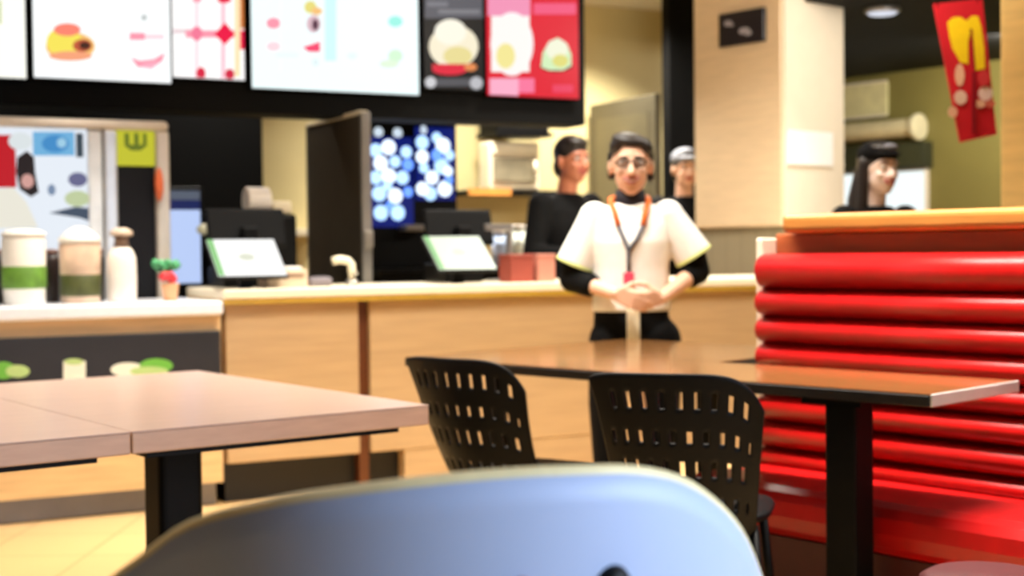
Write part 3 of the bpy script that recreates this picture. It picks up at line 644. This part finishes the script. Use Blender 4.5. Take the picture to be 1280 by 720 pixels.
# ------------------------------------------------------------------ blue chair in the foreground
def blue_chair():
    R = .378; rz = math.radians(17)
    o = thing('tub_chair', 'blue curved tub chair with cream rim in the near foreground', 'chair', (-.113, 1.52, 0), rz)
    NT, NV = 60, 20; TH = math.radians(78)
    KN = [(-90, .70), (-70, .83), (-58, .885), (-50, .917), (-42, .950), (-30, .973), (-20, .984), (-10, .991), (0, .994), (10, .992), (18, .987), (26, .973), (34, .946), (42, .910), (50, .862), (58, .82), (66, .77), (90, .66)]
    def prof(d):
        for i, ((a, u), (c, w)) in enumerate(zip(KN, KN[1:])):
            if a <= d <= c:
                m0 = (w - (KN[i - 1][1] if i else u)) / (c - (KN[i - 1][0] if i else a - 1e-6 - (c - a))); m1 = ((KN[i + 2][1] if i + 2 < len(KN) else w) - u) / ((KN[i + 2][0] if i + 2 < len(KN) else c + (c - a)) - a)
                t = (d - a) / (c - a); h = c - a
                return (2 * t**3 - 3 * t**2 + 1) * u + (t**3 - 2 * t**2 + t) * h * m0 + (-2 * t**3 + 3 * t**2) * w + (t**3 - t**2) * h * m1
    def pt(th, v, dr=0):
        zt = prof(math.degrees(th)) - .012
        z = .46 + (zt - .46) * v
        r = (R - .06 * (1 - v) ** 1.3 + dr)
        return Vector((r * math.sin(th), -r * math.cos(th), z))
    b = B(); vs = [[b.bm.verts.new(pt(-TH + 2 * TH * i / NT, j / NV)) for i in range(NT + 1)] for j in range(NV + 1)]
    for j in range(NV):
        for i in range(NT): b.bm.faces.new((vs[j][i], vs[j][i + 1], vs[j + 1][i + 1], vs[j + 1][i]))
    s = out('back_shell', b, BLUE, o, smooth=True); k = s.modifiers.new('sol', 'SOLIDIFY'); k.thickness = .014; k.offset = 0
    rim = [pt(-TH, v / 10) for v in range(2, 10)] + [pt(-TH + 2 * TH * i / 60, 1.0) for i in range(61)] + [pt(TH, 1 - v / 10) for v in range(1, 9)]
    b = B(); b.tube(rim, .0072, 10); out('rim', b, BLUE_RIM, o, smooth=True)
    rg = lambda sc, z: [Vector((.31 * sc * math.cos(a), .06 * 0 + .31 * sc * math.sin(a), z)) for a in [2 * PI * k / 40 for k in range(40)]]
    b = B(); b.loft([rg(.7, .40), rg(.97, .415), rg(1, .44), rg(.97, .475), rg(.6, .485), rg(.1, .486)]); out('seat', b, BLUE, o, smooth=True)
    for k in range(4):
        a = PI / 4 + k * PI / 2
        b = B(); b.cone((.2 * math.cos(a), .2 * math.sin(a), .401), (.28 * math.cos(a), .28 * math.sin(a), 0), .02, .013, 16); out('leg', b, BLUE_RIM, o, smooth=True)
    # two fixing caps low on the back
    for th, v, r, m in ((.25, .812, .018, BLACK_PL), (.02, .815, .012, mat('copper_cap', (190, 130, 120), .4, .4))):
        q = pt(th, v, .008); n = Vector((math.sin(th), -math.cos(th), 0))
        b = B(); b.cone(q, q + n * .008, r, r * .8, 24); out('fixing_cap', b, m, o, smooth=True)
blue_chair()

# ------------------------------------------------------------------ far room at the right
def bx(px, py, x): return BF.hx(px, py, x)
# white notice on the cream pillar face, dark sign on the wood face
q0 = BF.hy(985, 205, PY - .004); q1 = BF.hy(1040, 166, PY - .004)
o = fthing(BF, 'wall_notice', 'plain white notice sheet on the cream side of the pillar', 'notice', q0.x, PY - .002, q0.z)
b = B(); b.box(0, q1.x - q0.x, -.012, 0, 0, q1.z - q0.z); out('sheet', b, mat('notice_white', (252, 252, 250), .4, var=.01), o, bevel=.003)
b = B(); h = q1.z - q0.z; b.box(-.004, q1.x - q0.x + .004, -.014, 0, h, h + .008).box(-.004, q1.x - q0.x + .004, -.014, 0, -.008, 0); out('frame', b, PCREAM, o)
q0 = bx(902, 60, PX - .004); q1 = bx(958, 14, PX - .004)
o = fthing(BF, 'wall_sign', 'small dark sign with pale marks on the wooden pillar', 'sign', PX - .003, q1.y, q0.z)
ly = q0.y - q1.y; h = bx(930, 15, PX).z - bx(930, 57, PX).z
b = B(); b.box(-.03, 0, 0, ly, 0, h); out('board', b, mat('sign_black', (26, 22, 30), .4), o, bevel=.006)
b = B()
for (fx, fz, rx, rzz) in ((.78, .68, .09, .09), (.7, .62, .05, .05), (.42, .38, .12, .1), (.33, .3, .08, .08)):
    out('print', B().poly([(-.0312 - .0004 * fx, y * 1, z) for y, z in ellp(ly * fx, h * fz, ly * rx, h * rzz)], prn((150, 146, 156))), None, o)
# round downlight in the black soffit
q = BF.hz(1103, 18, 2.66)
o = fthing(BF, 'ceiling_lamp', 'round white lamp set in the black ceiling at upper right', 'lamp', q.x, q.y, 2.7)
b = B(); b.lathe([(.1, -.03), (.115, -.022), (.115, -.001)]); out('ring', b, GREYMETAL, o, smooth=True)
b = B(); b.lathe([(.02, -.048), (.08, -.042), (.097, -.031)]); out('diffuser', b, lit((222, 226, 240), 1.0), o, smooth=True)
# red banner with yellow arches and pale blobs
d0 = 6.3
o = thing('hanging_banner', 'red banner with a yellow arched emblem hanging at upper right', 'banner', at(1205, 90, d0), math.radians(12))
org = at(1205, 90, d0)
FR = Fr(org.x, org.y, math.radians(12))
def hb(x, y): p = FR.hy(x, y, 0); return Vector((p.x, 0, p.z - org.z))
b = B(); pts = [hb(1167, 5), hb(1228, -2), hb(1246, 168), hb(1200, 178)]
b.prism([(p.x, 0, p.z) for p in pts], (0, .006, 0)); out('cloth', b, mat('banner_red', (208, 18, 38), .6, var=.15, scale=5), o)
YL = (252, 216, 24); PKB = (240, 190, 160)
arts = [([(1184, 28), (1190, 22), (1200, 21), (1208, 26), (1214, 20), (1222, 20), (1226, 32), (1230, 60), (1231, 86), (1219, 88), (1217, 62), (1213, 40), (1210, 52), (1210, 80), (1200, 78), (1190, 60), (1186, 44)], YL),
        ([(1212, 36), (1215, 36), (1219, 86), (1216, 86)], (150, 20, 30)),
        (ellp(1199, 94, 6, 14), PKB), (ellp(1200, 122, 8, 9), (240, 206, 190)), (ellp(1231, 117, 9, 9), (244, 214, 206)), (ellp(1224, 130, 7, 5), PKB), (ellp(1190, 140, 6, 7), PKB), (ellp(1237, 130, 6, 5), (226, 110, 90)), (rect(1214, 90, 1219, 168), (140, 10, 28)), (ellp(1228, 98, 7, 10), (216, 60, 66))]
b = B()
for i, (pp, rgb) in enumerate(arts):
    P = [hb(*q) for q in pp]; b.poly([(p.x, -.002 - .0008 * i, p.z) for p in P], prn(rgb))
out('emblem', b, None, o)
for x in (1172, 1222):
    p = hb(x, 6 if x < 1200 else 0); b = B(); b.cap((p.x, .003, p.z - .01), (p.x, .003, 3.098 - org.z), .004); out('cord', b, BLACK, o, smooth=True)
# pale board, roller tube and bright panel on the olive wall
def wall_thing(name, label, cat, x0, x1, y0, y1, m, th=.03, xw=10.655):
    a = bx(x0, y1, xw); c = bx(x1, y1, xw); t = bx((x0 + x1) / 2, y0, xw); bt = bx((x0 + x1) / 2, y1, xw)
    o = fthing(BF, name, label, cat, xw, c.y, bt.z)
    w = a.y - c.y; h = t.z - bt.z
    return o, w, h
o, w, h = wall_thing('wall_board', 'pale cream square board on olive wall beside the cream pillar', 'board', 1040, 1111, 107, 146, CREAM)
b = B(); b.box(-.03, 0, 0, w, 0, h); out('panel', b, mat('pale_board', (226, 216, 160), .5), o, bevel=.004)
b = B(); b.box(-.036, -.03, -.01, w + .01, h, h + .02).box(-.036, -.03, -.01, w + .01, -.02, 0); out('frame', b, CREAM, o)
o, w, h = wall_thing('roller_blind', 'thick cream roller tube with round end on the olive wall', 'blind', 1035, 1153, 151, 178, CREAM)
b = B(); b.cone((-.1, -.0, h / 2), (-.1, w, h / 2), h * .42, h * .42, 24); out('tube', b, mat('tube_cream', (214, 200, 156), .5), o, smooth=False, bevel=.01)
b = B(); b.cone((-.1, -.05, h / 2), (-.1, -.001, h / 2), h * .6, h * .6, 24); out('end_cap', b, mat('tube_cap', (230, 220, 180), .5), o, bevel=.01)
b = B(); b.box(-.06, 0, .2, .24, h * .2, h * .8).box(-.06, 0, w - .24, w - .2, h * .2, h * .8); out('bracket', b, GREYMETAL, o)
o, w, h = wall_thing('light_panel', 'bright white lit panel behind the person in the cap', 'light panel', 1040, 1162, 214, 290, CREAM)
b = B(); b.box(-.05, 0, 0, w, 0, h); out('casing', b, PCREAM, o, bevel=.005)
b = B(); b.box(-.056, -.0505, .02, w - .02, .02, h - .02); out('diffuser', b, lit((238, 248, 248), 1.15), o)
# dark recess under the roller
o, w, h = wall_thing('dark_cabinet', 'dark green cabinet under the roller tube, behind the person in the cap', 'cabinet', 1035, 1166, 182, 213, CREAM)
b = B(); b.box(-.12, 0, 0, w, .0, h); out('body', b, mat('dark_green', (52, 54, 34), .5), o, bevel=.004)
b = B(); b.box(-.132, -.1205, .02, w - .02, .015, h - .015); dd = out('door', b, mat('dark_green_door', (60, 62, 40), .45), o, bevel=.004)
b = B(); b.cap((-.14, w * .4, h * .3), (-.14, w * .6, h * .3), .008); out('handle', b, GREYMETAL, dd, smooth=True)

# ------------------------------------------------------------------ people
def ering(cx, cy, z, rx, ry, n=28): return [Vector((cx + rx * math.cos(2 * PI * k / n), cy + ry * math.sin(2 * PI * k / n), z)) for k in range(n)]
def hand(b, wrist, d, palm_n, side, s=1.0, curl=.9):
    """palm and five fingers; d: finger direction, palm_n: direction the fingers curl to, side: toward the thumb"""
    d = Vector(d).normalized(); n = Vector(palm_n).normalized(); t = Vector(side); t = (t - d * t.dot(d)).normalized(); n = (n - d * n.dot(d) - t * n.dot(t)).normalized()
    W_ = Vector(wrist)
    for k in range(4):
        off = t * (.030 - .020 * k) * s
        kn = W_ + d * (.085 - .004 * abs(k - 1)) * s + off
        b.cap(W_ + d * .01 + off * .7, kn, .0135 * s, .0115 * s)
        L = (.043, .048, .045, .036)[k] * s; p = kn; ang = 0
        for j in range(3):
            ang += curl * (.45 + .25 * j); dv = d * math.cos(ang) + n * math.sin(ang)
            q = p + dv * L * (1, .68, .55)[j]; b.cap(p, q, (.0105 - .001 * j) * s, (.0098 - .001 * j) * s); p = q
    b0 = W_ + d * .025 * s + t * .03 * s
    b1 = b0 + (t * .75 + d * .6 + n * .35).normalized() * .042 * s; b2 = b1 + (t * .25 + d * .9 + n * .4).normalized() * .032 * s
    b.chain([W_ + d * .012, b0, b1, b2], [.014 * s, .014 * s, .0115 * s, .009 * s])
def head(b, c, s=1.0):
    """c: head centre (eye level). Face looks to -y"""
    x, y, z = c
    b.ell((x, y + .008 * s, z + .022 * s), (.078 * s, .097 * s, .102 * s))
    b.ell((x, y - .022 * s, z - .045 * s), (.064 * s, .07 * s, .075 * s))
    b.ell((x, y - .045 * s, z - .09 * s), (.036 * s, .036 * s, .034 * s))
    b.cap((x, y - .088 * s, z + .0 * s), (x, y - .107 * s, z - .036 * s), .010 * s, .0145 * s)
    b.ell((x - .012 * s, y - .096 * s, z - .04 * s), .009 * s, u=10, v=8); b.ell((x + .012 * s, y - .096 * s, z - .04 * s), .009 * s, u=10, v=8)
    for q in (-1, 1):
        b.ell((x + q * .081 * s, y + .012 * s, z - .008 * s), (.011 * s, .02 * s, .033 * s), (0, 0, q * .4))
        b.ell((x + q * .037 * s, y - .066 * s, z - .03 * s), (.024 * s, .02 * s, .02 * s))
        b.ell((x + q * .034 * s, y - .074 * s, z + .026 * s), (.028 * s, .014 * s, .009 * s))
def face(o, c, s, brow=HAIR, smile=True):
    x, y, z = c
    for q in (-1, 1):
        b = B(); b.ell((x + q * .034 * s, y - .081 * s, z + .004 * s), (.014 * s, .009 * s, .008 * s), m=mat('eye_white', (232, 228, 222), .3, var=.02)); b.ell((x + q * .034 * s, y - .089 * s, z + .004 * s), (.006 * s, .003 * s, .006 * s), m=mat('iris', (30, 18, 12), .2)); out('eye', b, None, o, smooth=True)
        b = B(); b.cap((x + q * .017 * s, y - .093 * s, z + .026 * s), (x + q * .052 * s, y - .078 * s, z + .029 * s), .0045 * s, .003 * s); out('eyebrow', b, brow, o, smooth=True)
    b = B()
    if smile:
        b.prism([(x - .03 * s, y - .088 * s, z - .057 * s), (x + .03 * s, y - .088 * s, z - .057 * s), (x + .018 * s, y - .092 * s, z - .070 * s), (x, y - .094 * s, z - .073 * s), (x - .018 * s, y - .092 * s, z - .070 * s)], (0, -.004 * s, 0), mat('teeth', (240, 230, 222), .4))
    b.tube([(x - .033 * s, y - .084 * s, z - .055 * s), (x - .015 * s, y - .097 * s, z - .058 * s), (x, y - .1 * s, z - .059 * s), (x + .015 * s, y - .097 * s, z - .058 * s), (x + .033 * s, y - .084 * s, z - .055 * s)], .0042 * s, 8, mat('lips', (186, 96, 88), .5))
    b.tube([(x - .03 * s, y - .084 * s, z - .058 * s), (x - .014 * s, y - .094 * s, z - .074 * s), (x, y - .096 * s, z - .077 * s), (x + .014 * s, y - .094 * s, z - .074 * s), (x + .03 * s, y - .084 * s, z - .058 * s)], .0045 * s, 8, mat('lips', (186, 96, 88), .5))
    out('mouth', b, None, o, smooth=True)
def shoes(o, pts):
    for (x, y) in pts:
        b = B(); b.ell((x, y - .06, .04), (.045, .13, .04)); b.ell((x, y + .03, .05), (.04, .05, .05)); sh = blob('shoe', b, BLACK_CLOTH, o, .012, 3)

# --- employee in white standing in front of the counter
D1 = 6.25
g = at(791, 600, D1)
e = thing('person', 'smiling person in white shirt with lanyard and glasses, hands clasped, standing before counter', 'person', (g.x, g.y, 0), math.radians(-4))
hc = (0.003, -.02, 1.54)
b = B(); head(b, hc, 1.1)
b.cap((0, .015, 1.28), (0, 0, 1.47), .06, .053)
b.loft([ering(0, 0, .8, .14, .09), ering(0, 0, .9, .14, .09), ering(0, 0, 1.05, .13, .08), ering(0, 0, 1.2, .15, .085), ering(0, 0, 1.3, .15, .07), ering(0, .01, 1.34, .09, .05)])
EL, ER = Vector((-.262, .03, 1.035)), Vector((.292, .03, 1.065)); WL, WR = Vector((-.075, -.2, .975)), Vector((.13, -.2, .955))
for S, E, Wr in ((Vector((-.165, 0, 1.305)), EL, WL), (Vector((.17, 0, 1.31)), ER, WR)):
    b.chain([S, S.lerp(E, .5), E, E.lerp(Wr, .35), Wr], [.052, .045, .037, .038, .027])
hand(b, WL + Vector((.008, -.008, 0)), (.8, -.25, -.3), (.1, .6, -.6), (.2, -.1, .9), 1.05, .7)
hand(b, WR + Vector((-.008, -.012, .002)), (-.85, -.2, -.12), (-.1, .6, -.6), (-.1, -.2, .9), 1.05, .9)
for q in (-1, 1): b.chain([(q * .085, 0, .85), (q * .1, 0, .48), (q * .1, .02, .09)], [.08, .052, .04]); b.cap((q * .1, .02, .05), (q * .1, -.1, .035), .035, .03)
blob('body', b, SKIN, e, .0055, 5)
face(e, hc, 1.1)
# hair: short, parted, pulled back
b = B(); x, y, z = hc
b.ell((x, y + .032, z + .048), (.095, .104, .098)); b.ell((x - .004, y - .045, z + .106), (.083, .062, .034), (.25, .16, 0)); b.ell((x - .06, y - .03, z + .085), (.034, .06, .04), (0, .5, 0)); b.ell((x + .065, y - .03, z + .08), (.03, .06, .045), (0, -.5, 0))
b.cap((x - .088, y + .01, z + .05), (x - .088, y + .035, z - .05), .016, .018); b.cap((x + .088, y + .01, z + .05), (x + .088, y + .035, z - .06), .016, .018); b.ell((x, y + .07, z - .04), (.075, .05, .08))
blob('hair', b, HAIR, e, .007, 10)
# glasses
b = B()
for q in (-1, 1):
    pts = [(x + q * .035 + .026 * math.cos(a), y - .104, z + .003 + .018 * math.sin(a)) for a in [2 * PI * k / 24 for k in range(25)]]
    b.tube(pts, .0045, 6); b.tube([(x + q * .06, y - .1, z + .008), (x + q * .089, y - .06, z + .01), (x + q * .096, y + .02, z + .004)], .0028, 6)
b.tube([(x - .01, y - .098, z + .006), (x, y - .106, z + .01), (x + .01, y - .098, z + .006)], .003, 6)
out('glasses', b, BLACK_PL, e, smooth=True)
# white shirt
b = B()
rings = [ering(.0, 0, .89, .176, .12), ering(0, 0, .96, .174, .122), ering(0, -.005, 1.08, .168, .118), ering(0, -.008, 1.2, .182, .12), ering(0, 0, 1.28, .19, .105), ering(0, 0, 1.33, .155, .085), ering(0, .005, 1.372, .085, .07)]
b.loft(rings)
SL, SR = Vector((-.16, 0, 1.31)), Vector((.165, 0, 1.315)); CL, CR = Vector((-.236, .012, 1.13)), Vector((.262, .012, 1.16))
b.ell(SL, .07); b.ell(SR, .07)
for aa, cc in ((SL, CL), (SR, CR)): b.cone(aa, cc + (cc - aa).normalized() * .03, .068, .088, 24)
blob('shirt', b, WHITE_CLOTH, e, .008, 4)
for cc, aa in ((CL, SL), (CR, SR)):
    dd = (cc - aa).normalized(); b = B(); b.cone(cc + dd * .022, cc + dd * .036, .089, .090, 24); out('sleeve_hem', b, NEON, e, smooth=False, bevel=.004)
# black undersleeves
for cc, E, Wr, f in ((CL, EL, WL, .42), (CR, ER, WR, .2)):
    b = B(); b.chain([cc, E, E.lerp(Wr, f)], [.066, .062, .054]); blob('undersleeve', b, BLACK_CLOTH, e, .008, 4)
b = B(); b.loft([ering(0, .0, 1.335, .078, .072), ering(0, -.006, 1.39, .068, .066), ering(0, -.008, 1.43, .064, .064)]); out('collar', b, mat('navy_collar', (24, 20, 32), .8), e, smooth=True)
# trousers
b = B(); b.loft([ering(0, 0, .93, .165, .108), ering(0, 0, .84, .17, .11), ering(0, 0, .76, .165, .1)])
for q in (-1, 1): b.chain([(q * .1 + .015, 0, .76), (q * .125 + .01, 0, .48), (q * .105, .02, .1)], [.108, .082, .066])
blob('trousers', b, BLACK_CLOTH, e, .01, 4)
shoes(e, ((-.1, 0), (.1, 0)))
b = B(); b.box(-.022, .034, -.14, -.134, .62, .9); b.box(-.022, .034, -.135, -.12, .88, .915); out('apron_tie', b, mat('cream_tie', (240, 234, 206), .7), e, bevel=.002)
# lanyard
st = out('lanyard', B().tube([(-.055, -.118, 1.27), (-.07, -.095, 1.33), (-.085, -.06, 1.37), (-.088, .0, 1.39), (-.06, .06, 1.4), (0, .075, 1.4), (.06, .06, 1.4), (.078, .0, 1.39), (.078, -.06, 1.37), (.065, -.095, 1.33), (.052, -.118, 1.27)], .013, 8), ORANGE, e, smooth=True)
st['label'] = 'orange lanyard'
out('lower_strap', B().tube([(-.055, -.118, 1.27), (-.03, -.132, 1.21), (-.012, -.135, 1.16), (-.012, -.14, 1.06)], .009, 8).tube([(.052, -.118, 1.27), (.025, -.132, 1.21), (-.01, -.136, 1.16)], .009, 8), GREYSTRAP, st, smooth=True)
out('badge', B().box(-.036, .012, -.152, -.146, 1.01, 1.065), mat('pink_badge', (226, 70, 100), .5), st, bevel=.003)

def worker_cap(b, x, y, z, s):
    b.ell((x, y + .012 * s, z + .07 * s), (.092 * s, .106 * s, .072 * s)); b.ell((x, y - .07 * s, z + .066 * s), (.068 * s, .055 * s, .014 * s))
def worker(label, px, ztop, d, rz, skin, shirt, pitch=.0, cap_m=None, cap_lab=None, extra=None, hairlong=False, hm=HAIR):
    g = at(px, 300, d)
    o = thing('person', label, 'person', (g.x, g.y, 0), rz)
    s = ztop / 1.69; hz_ = ztop - .13 * s
    def V(x, y, z): return Vector((x * s, y * s, z * s))
    hc = (0, -.03 * s - pitch * .1, hz_)
    b = B(); head(b, hc, s)
    b.cap(V(0, .02, 1.3), (0, hc[1] + .03, hz_ - .09), .058 * s, .055 * s)
    b.loft([[s * p for p in ering(*r)] for r in ((0, 0, .8, .14, .09), (0, 0, 1.0, .135, .085), (0, 0, 1.2, .15, .085), (0, 0, 1.3, .15, .07), (0, .01, 1.35, .09, .05))])
    arms = []
    for q in (-1, 1):
        S, E, Wr = V(q * .175, 0, 1.32), V(q * .25, -.02, 1.06), V(q * .17, -.24, 1.04); arms.append((S, E, Wr))
        b.chain([S, E, Wr], [.05 * s, .038 * s, .028 * s]); hand(b, Wr, (-q * .3, -.9, -.1), (0, 0, -1), (-q, 0, .1), s, .6)
        b.chain([V(q * .085, 0, .85), V(q * .1, 0, .48), V(q * .1, .02, .09)], [.08 * s, .052 * s, .04 * s]); b.cap(V(q * .1, .02, .05), V(q * .1, -.1, .035), .035, .03)
    blob('body', b, skin, o, .0065, 5)
    face(o, hc, s, smile=False)
    x, y, z = hc
    b = B(); b.ell((x, y + .02 * s, z + .046 * s), (.087 * s, .106 * s, .096 * s)); b.ell((x, y - .032 * s, z + .1 * s), (.072 * s, .062 * s, .03 * s), (.25, 0, 0)); b.ell((x, y + .075 * s, z - .03 * s), (.07 * s, .045 * s, .07 * s))
    if hairlong: b.chain([(x, y + .09 * s, z), (x - .03, y + .12 * s, z - .15 * s), (x - .03, y + .1 * s, z - .33 * s)], [.06 * s, .055 * s, .04 * s]); b.chain([(x - .08 * s, y + .01, z + .03), (x - .085 * s, y + .02, z - .2 * s)], [.026 * s, .03 * s])
    blob('hair', b, hm, o, .008, 9)
    b = B(); b.loft([[s * p for p in ering(*r)] for r in ((0, 0, .86, .17, .12), (0, 0, 1.0, .17, .12), (0, 0, 1.2, .19, .125), (0, 0, 1.29, .195, .105), (0, 0, 1.345, .15, .08), (0, .005, 1.385, .082, .07))])
    for S, E, Wr in arms: b.chain([S, E, E.lerp(Wr, .75)], [.072 * s, .058 * s, .048 * s])
    sh = blob('shirt', b, shirt, o, .009, 4)
    b = B(); b.loft([[s * p for p in ering(*r)] for r in ((0, 0, .93, .162, .108), (0, 0, .76, .165, .1))])
    for q in (-1, 1): b.chain([V(q * .09, 0, .82), V(q * .105, 0, .48), V(q * .105, .02, .1)], [.092 * s, .072 * s, .062 * s])
    blob('trousers', b, BLACK_CLOTH, o, .012, 4); shoes(o, ((-.1 * s, 0), (.1 * s, 0)))
    if cap_m:
        b = B(); worker_cap(b, x, y, z, s); blob('cap', b, cap_m, o, .007, 4)
    if extra: extra(o, s, hc)
    return o
def badge2(o, s, hc):
    out('name_tag', B().box(.05 * s, .1 * s, -.142 * s, -.132 * s, 1.2 * s, 1.225 * s), PAPER, o, bevel=.002)
    out('collar_pin', B().ell((.03 * s, -.12 * s, 1.3 * s), (.012, .006, .012)), mat('pin_green', (150, 160, 120), .5), o, smooth=True)
worker('person in black shirt with short dark hair working behind the counter', 708, 1.83, 8.3, math.radians(38), SKIN2, BLACK_CLOTH, .3, extra=badge2)
def mask(o, s, hc):
    pass
worker('person in black with grey cap, half hidden behind the wooden pillar', 856, 1.88, 10.15, math.radians(10), SKIN, BLACK_CLOTH, 0, GREY_CLOTH)
worker('person with dark hair and black cap seen in opening above the booth', 1094, 1.655, 6.6, math.radians(22), mat('skin_pale', (250, 226, 214), .5), BLACK_CLOTH, 0, BLACK_CLOTH, hairlong=True, extra=lambda o, s, hc: out('cap_badge', B().ell((hc[0], hc[1] - .09 * s, hc[2] + .1 * s), (.04 * s, .012, .018 * s)), GREY_CLOTH, o, smooth=True))

# ------------------------------------------------------------------ lights
def area(name, loc, target, size, energy, col, sy=None, spread=None):
    l = bpy.data.lights.new(name, 'AREA'); l.energy = energy; l.color = col; l.shape = 'RECTANGLE' if sy else 'SQUARE'; l.size = size
    if sy: l.size_y = sy
    if spread: l.spread = math.radians(spread)
    o = bpy.data.objects.new(name, l); C.objects.link(o); o.location = loc
    o.rotation_euler = (Vector(target) - Vector(loc)).to_track_quat('-Z', 'Y').to_euler(); return o
WARM = (1, .94, .84); COOL = (.68, .81, 1)
def down(x, y, e, s=.3, col=WARM, z=3.05, spread=120): return area('ceiling_light', (x, y, z), (x, y, 0), s, e, col, spread=spread)
for x, y, e_ in ((-2.2, 4.6, 26), (.2, 4.9, 32), (-1.5, 2.6, 20), (1.0, 3.0, 10)): down(x, y, e_)
p = BF.w(3.42, 2.2); l_ = down(p.x, p.y, 66, .12, spread=75); l_.data.shape = 'RECTANGLE'; l_.data.size_y = 2.0; l_.rotation_euler = (0, 0, BF.rz)
p = BF.w(3.5, 4.3); down(p.x, p.y, 40)
for s_, e_ in ((.3, 18), (1.6, 19), (2.9, 19), (4.2, 18)):
    p = CF.w(s_, -.22); down(p.x, p.y, e_ * .95, .2, spread=80)
for s_, t_, e_ in ((-.6, 2.0, 26), (1.4, 2.2, 26), (3.2, 2.4, 60), (4.4, 2.5, 70)):
    p = CF.w(s_, t_); down(p.x, p.y, e_)
p = BF.w(5.6, 5.5); down(p.x, p.y, 26)
p = BF.w(6.9, 3.9); area('ceiling_light', (p.x, p.y, 2.68), BF.w(7.2, 5.5, 1.3), .3, 30, WARM)
p = BF.w(9.4, 5.4); area('ceiling_light', (p.x, p.y, 2.66), BF.w(10.6, 6.8, 1.6), .3, 75, WARM)
p = BF.w(5.0, 3.6); area('ceiling_light', (p.x, p.y, 2.9), BF.w(6.0, 4.2, 1.8), .3, 34, WARM)
area('added_daylight', (3.1, .5, 1.7), (.15, 1.3, .9), 1.2, 56, COOL, 1.4, spread=90)  # cool lamp added inside the room to side-light the blue chair, no window
wd = bpy.data.worlds.new('world'); bpy.context.scene.world = wd; wd.use_nodes = True
wd.node_tree.nodes['Background'].inputs[0].default_value = (.9, .92, 1, 1); wd.node_tree.nodes['Background'].inputs[1].default_value = .045

# ------------------------------------------------------------------ camera
cam = bpy.data.cameras.new('camera'); co = bpy.data.objects.new('camera', cam); C.objects.link(co)
cam.sensor_width = 36; cam.lens = 36 * F / 1280; cam.clip_end = 60
M = Matrix(((RT.x, UP.x, -FW.x, 0), (RT.y, UP.y, -FW.y, 0), (RT.z, UP.z, -FW.z, H), (0, 0, 0, 1)))
co.matrix_world = M
cam.dof.use_dof = True; cam.dof.focus_distance = 2.3; cam.dof.aperture_fstop = 3.7
sc = bpy.context.scene; sc.camera = co
sc.view_settings.view_transform = 'Standard'; sc.view_settings.look = 'None'; sc.view_settings.gamma = 1; sc.view_settings.use_curve_mapping = False
sc.view_settings.exposure = 0.0
sc.cycles.use_denoising = True; sc.cycles.max_bounces = 8
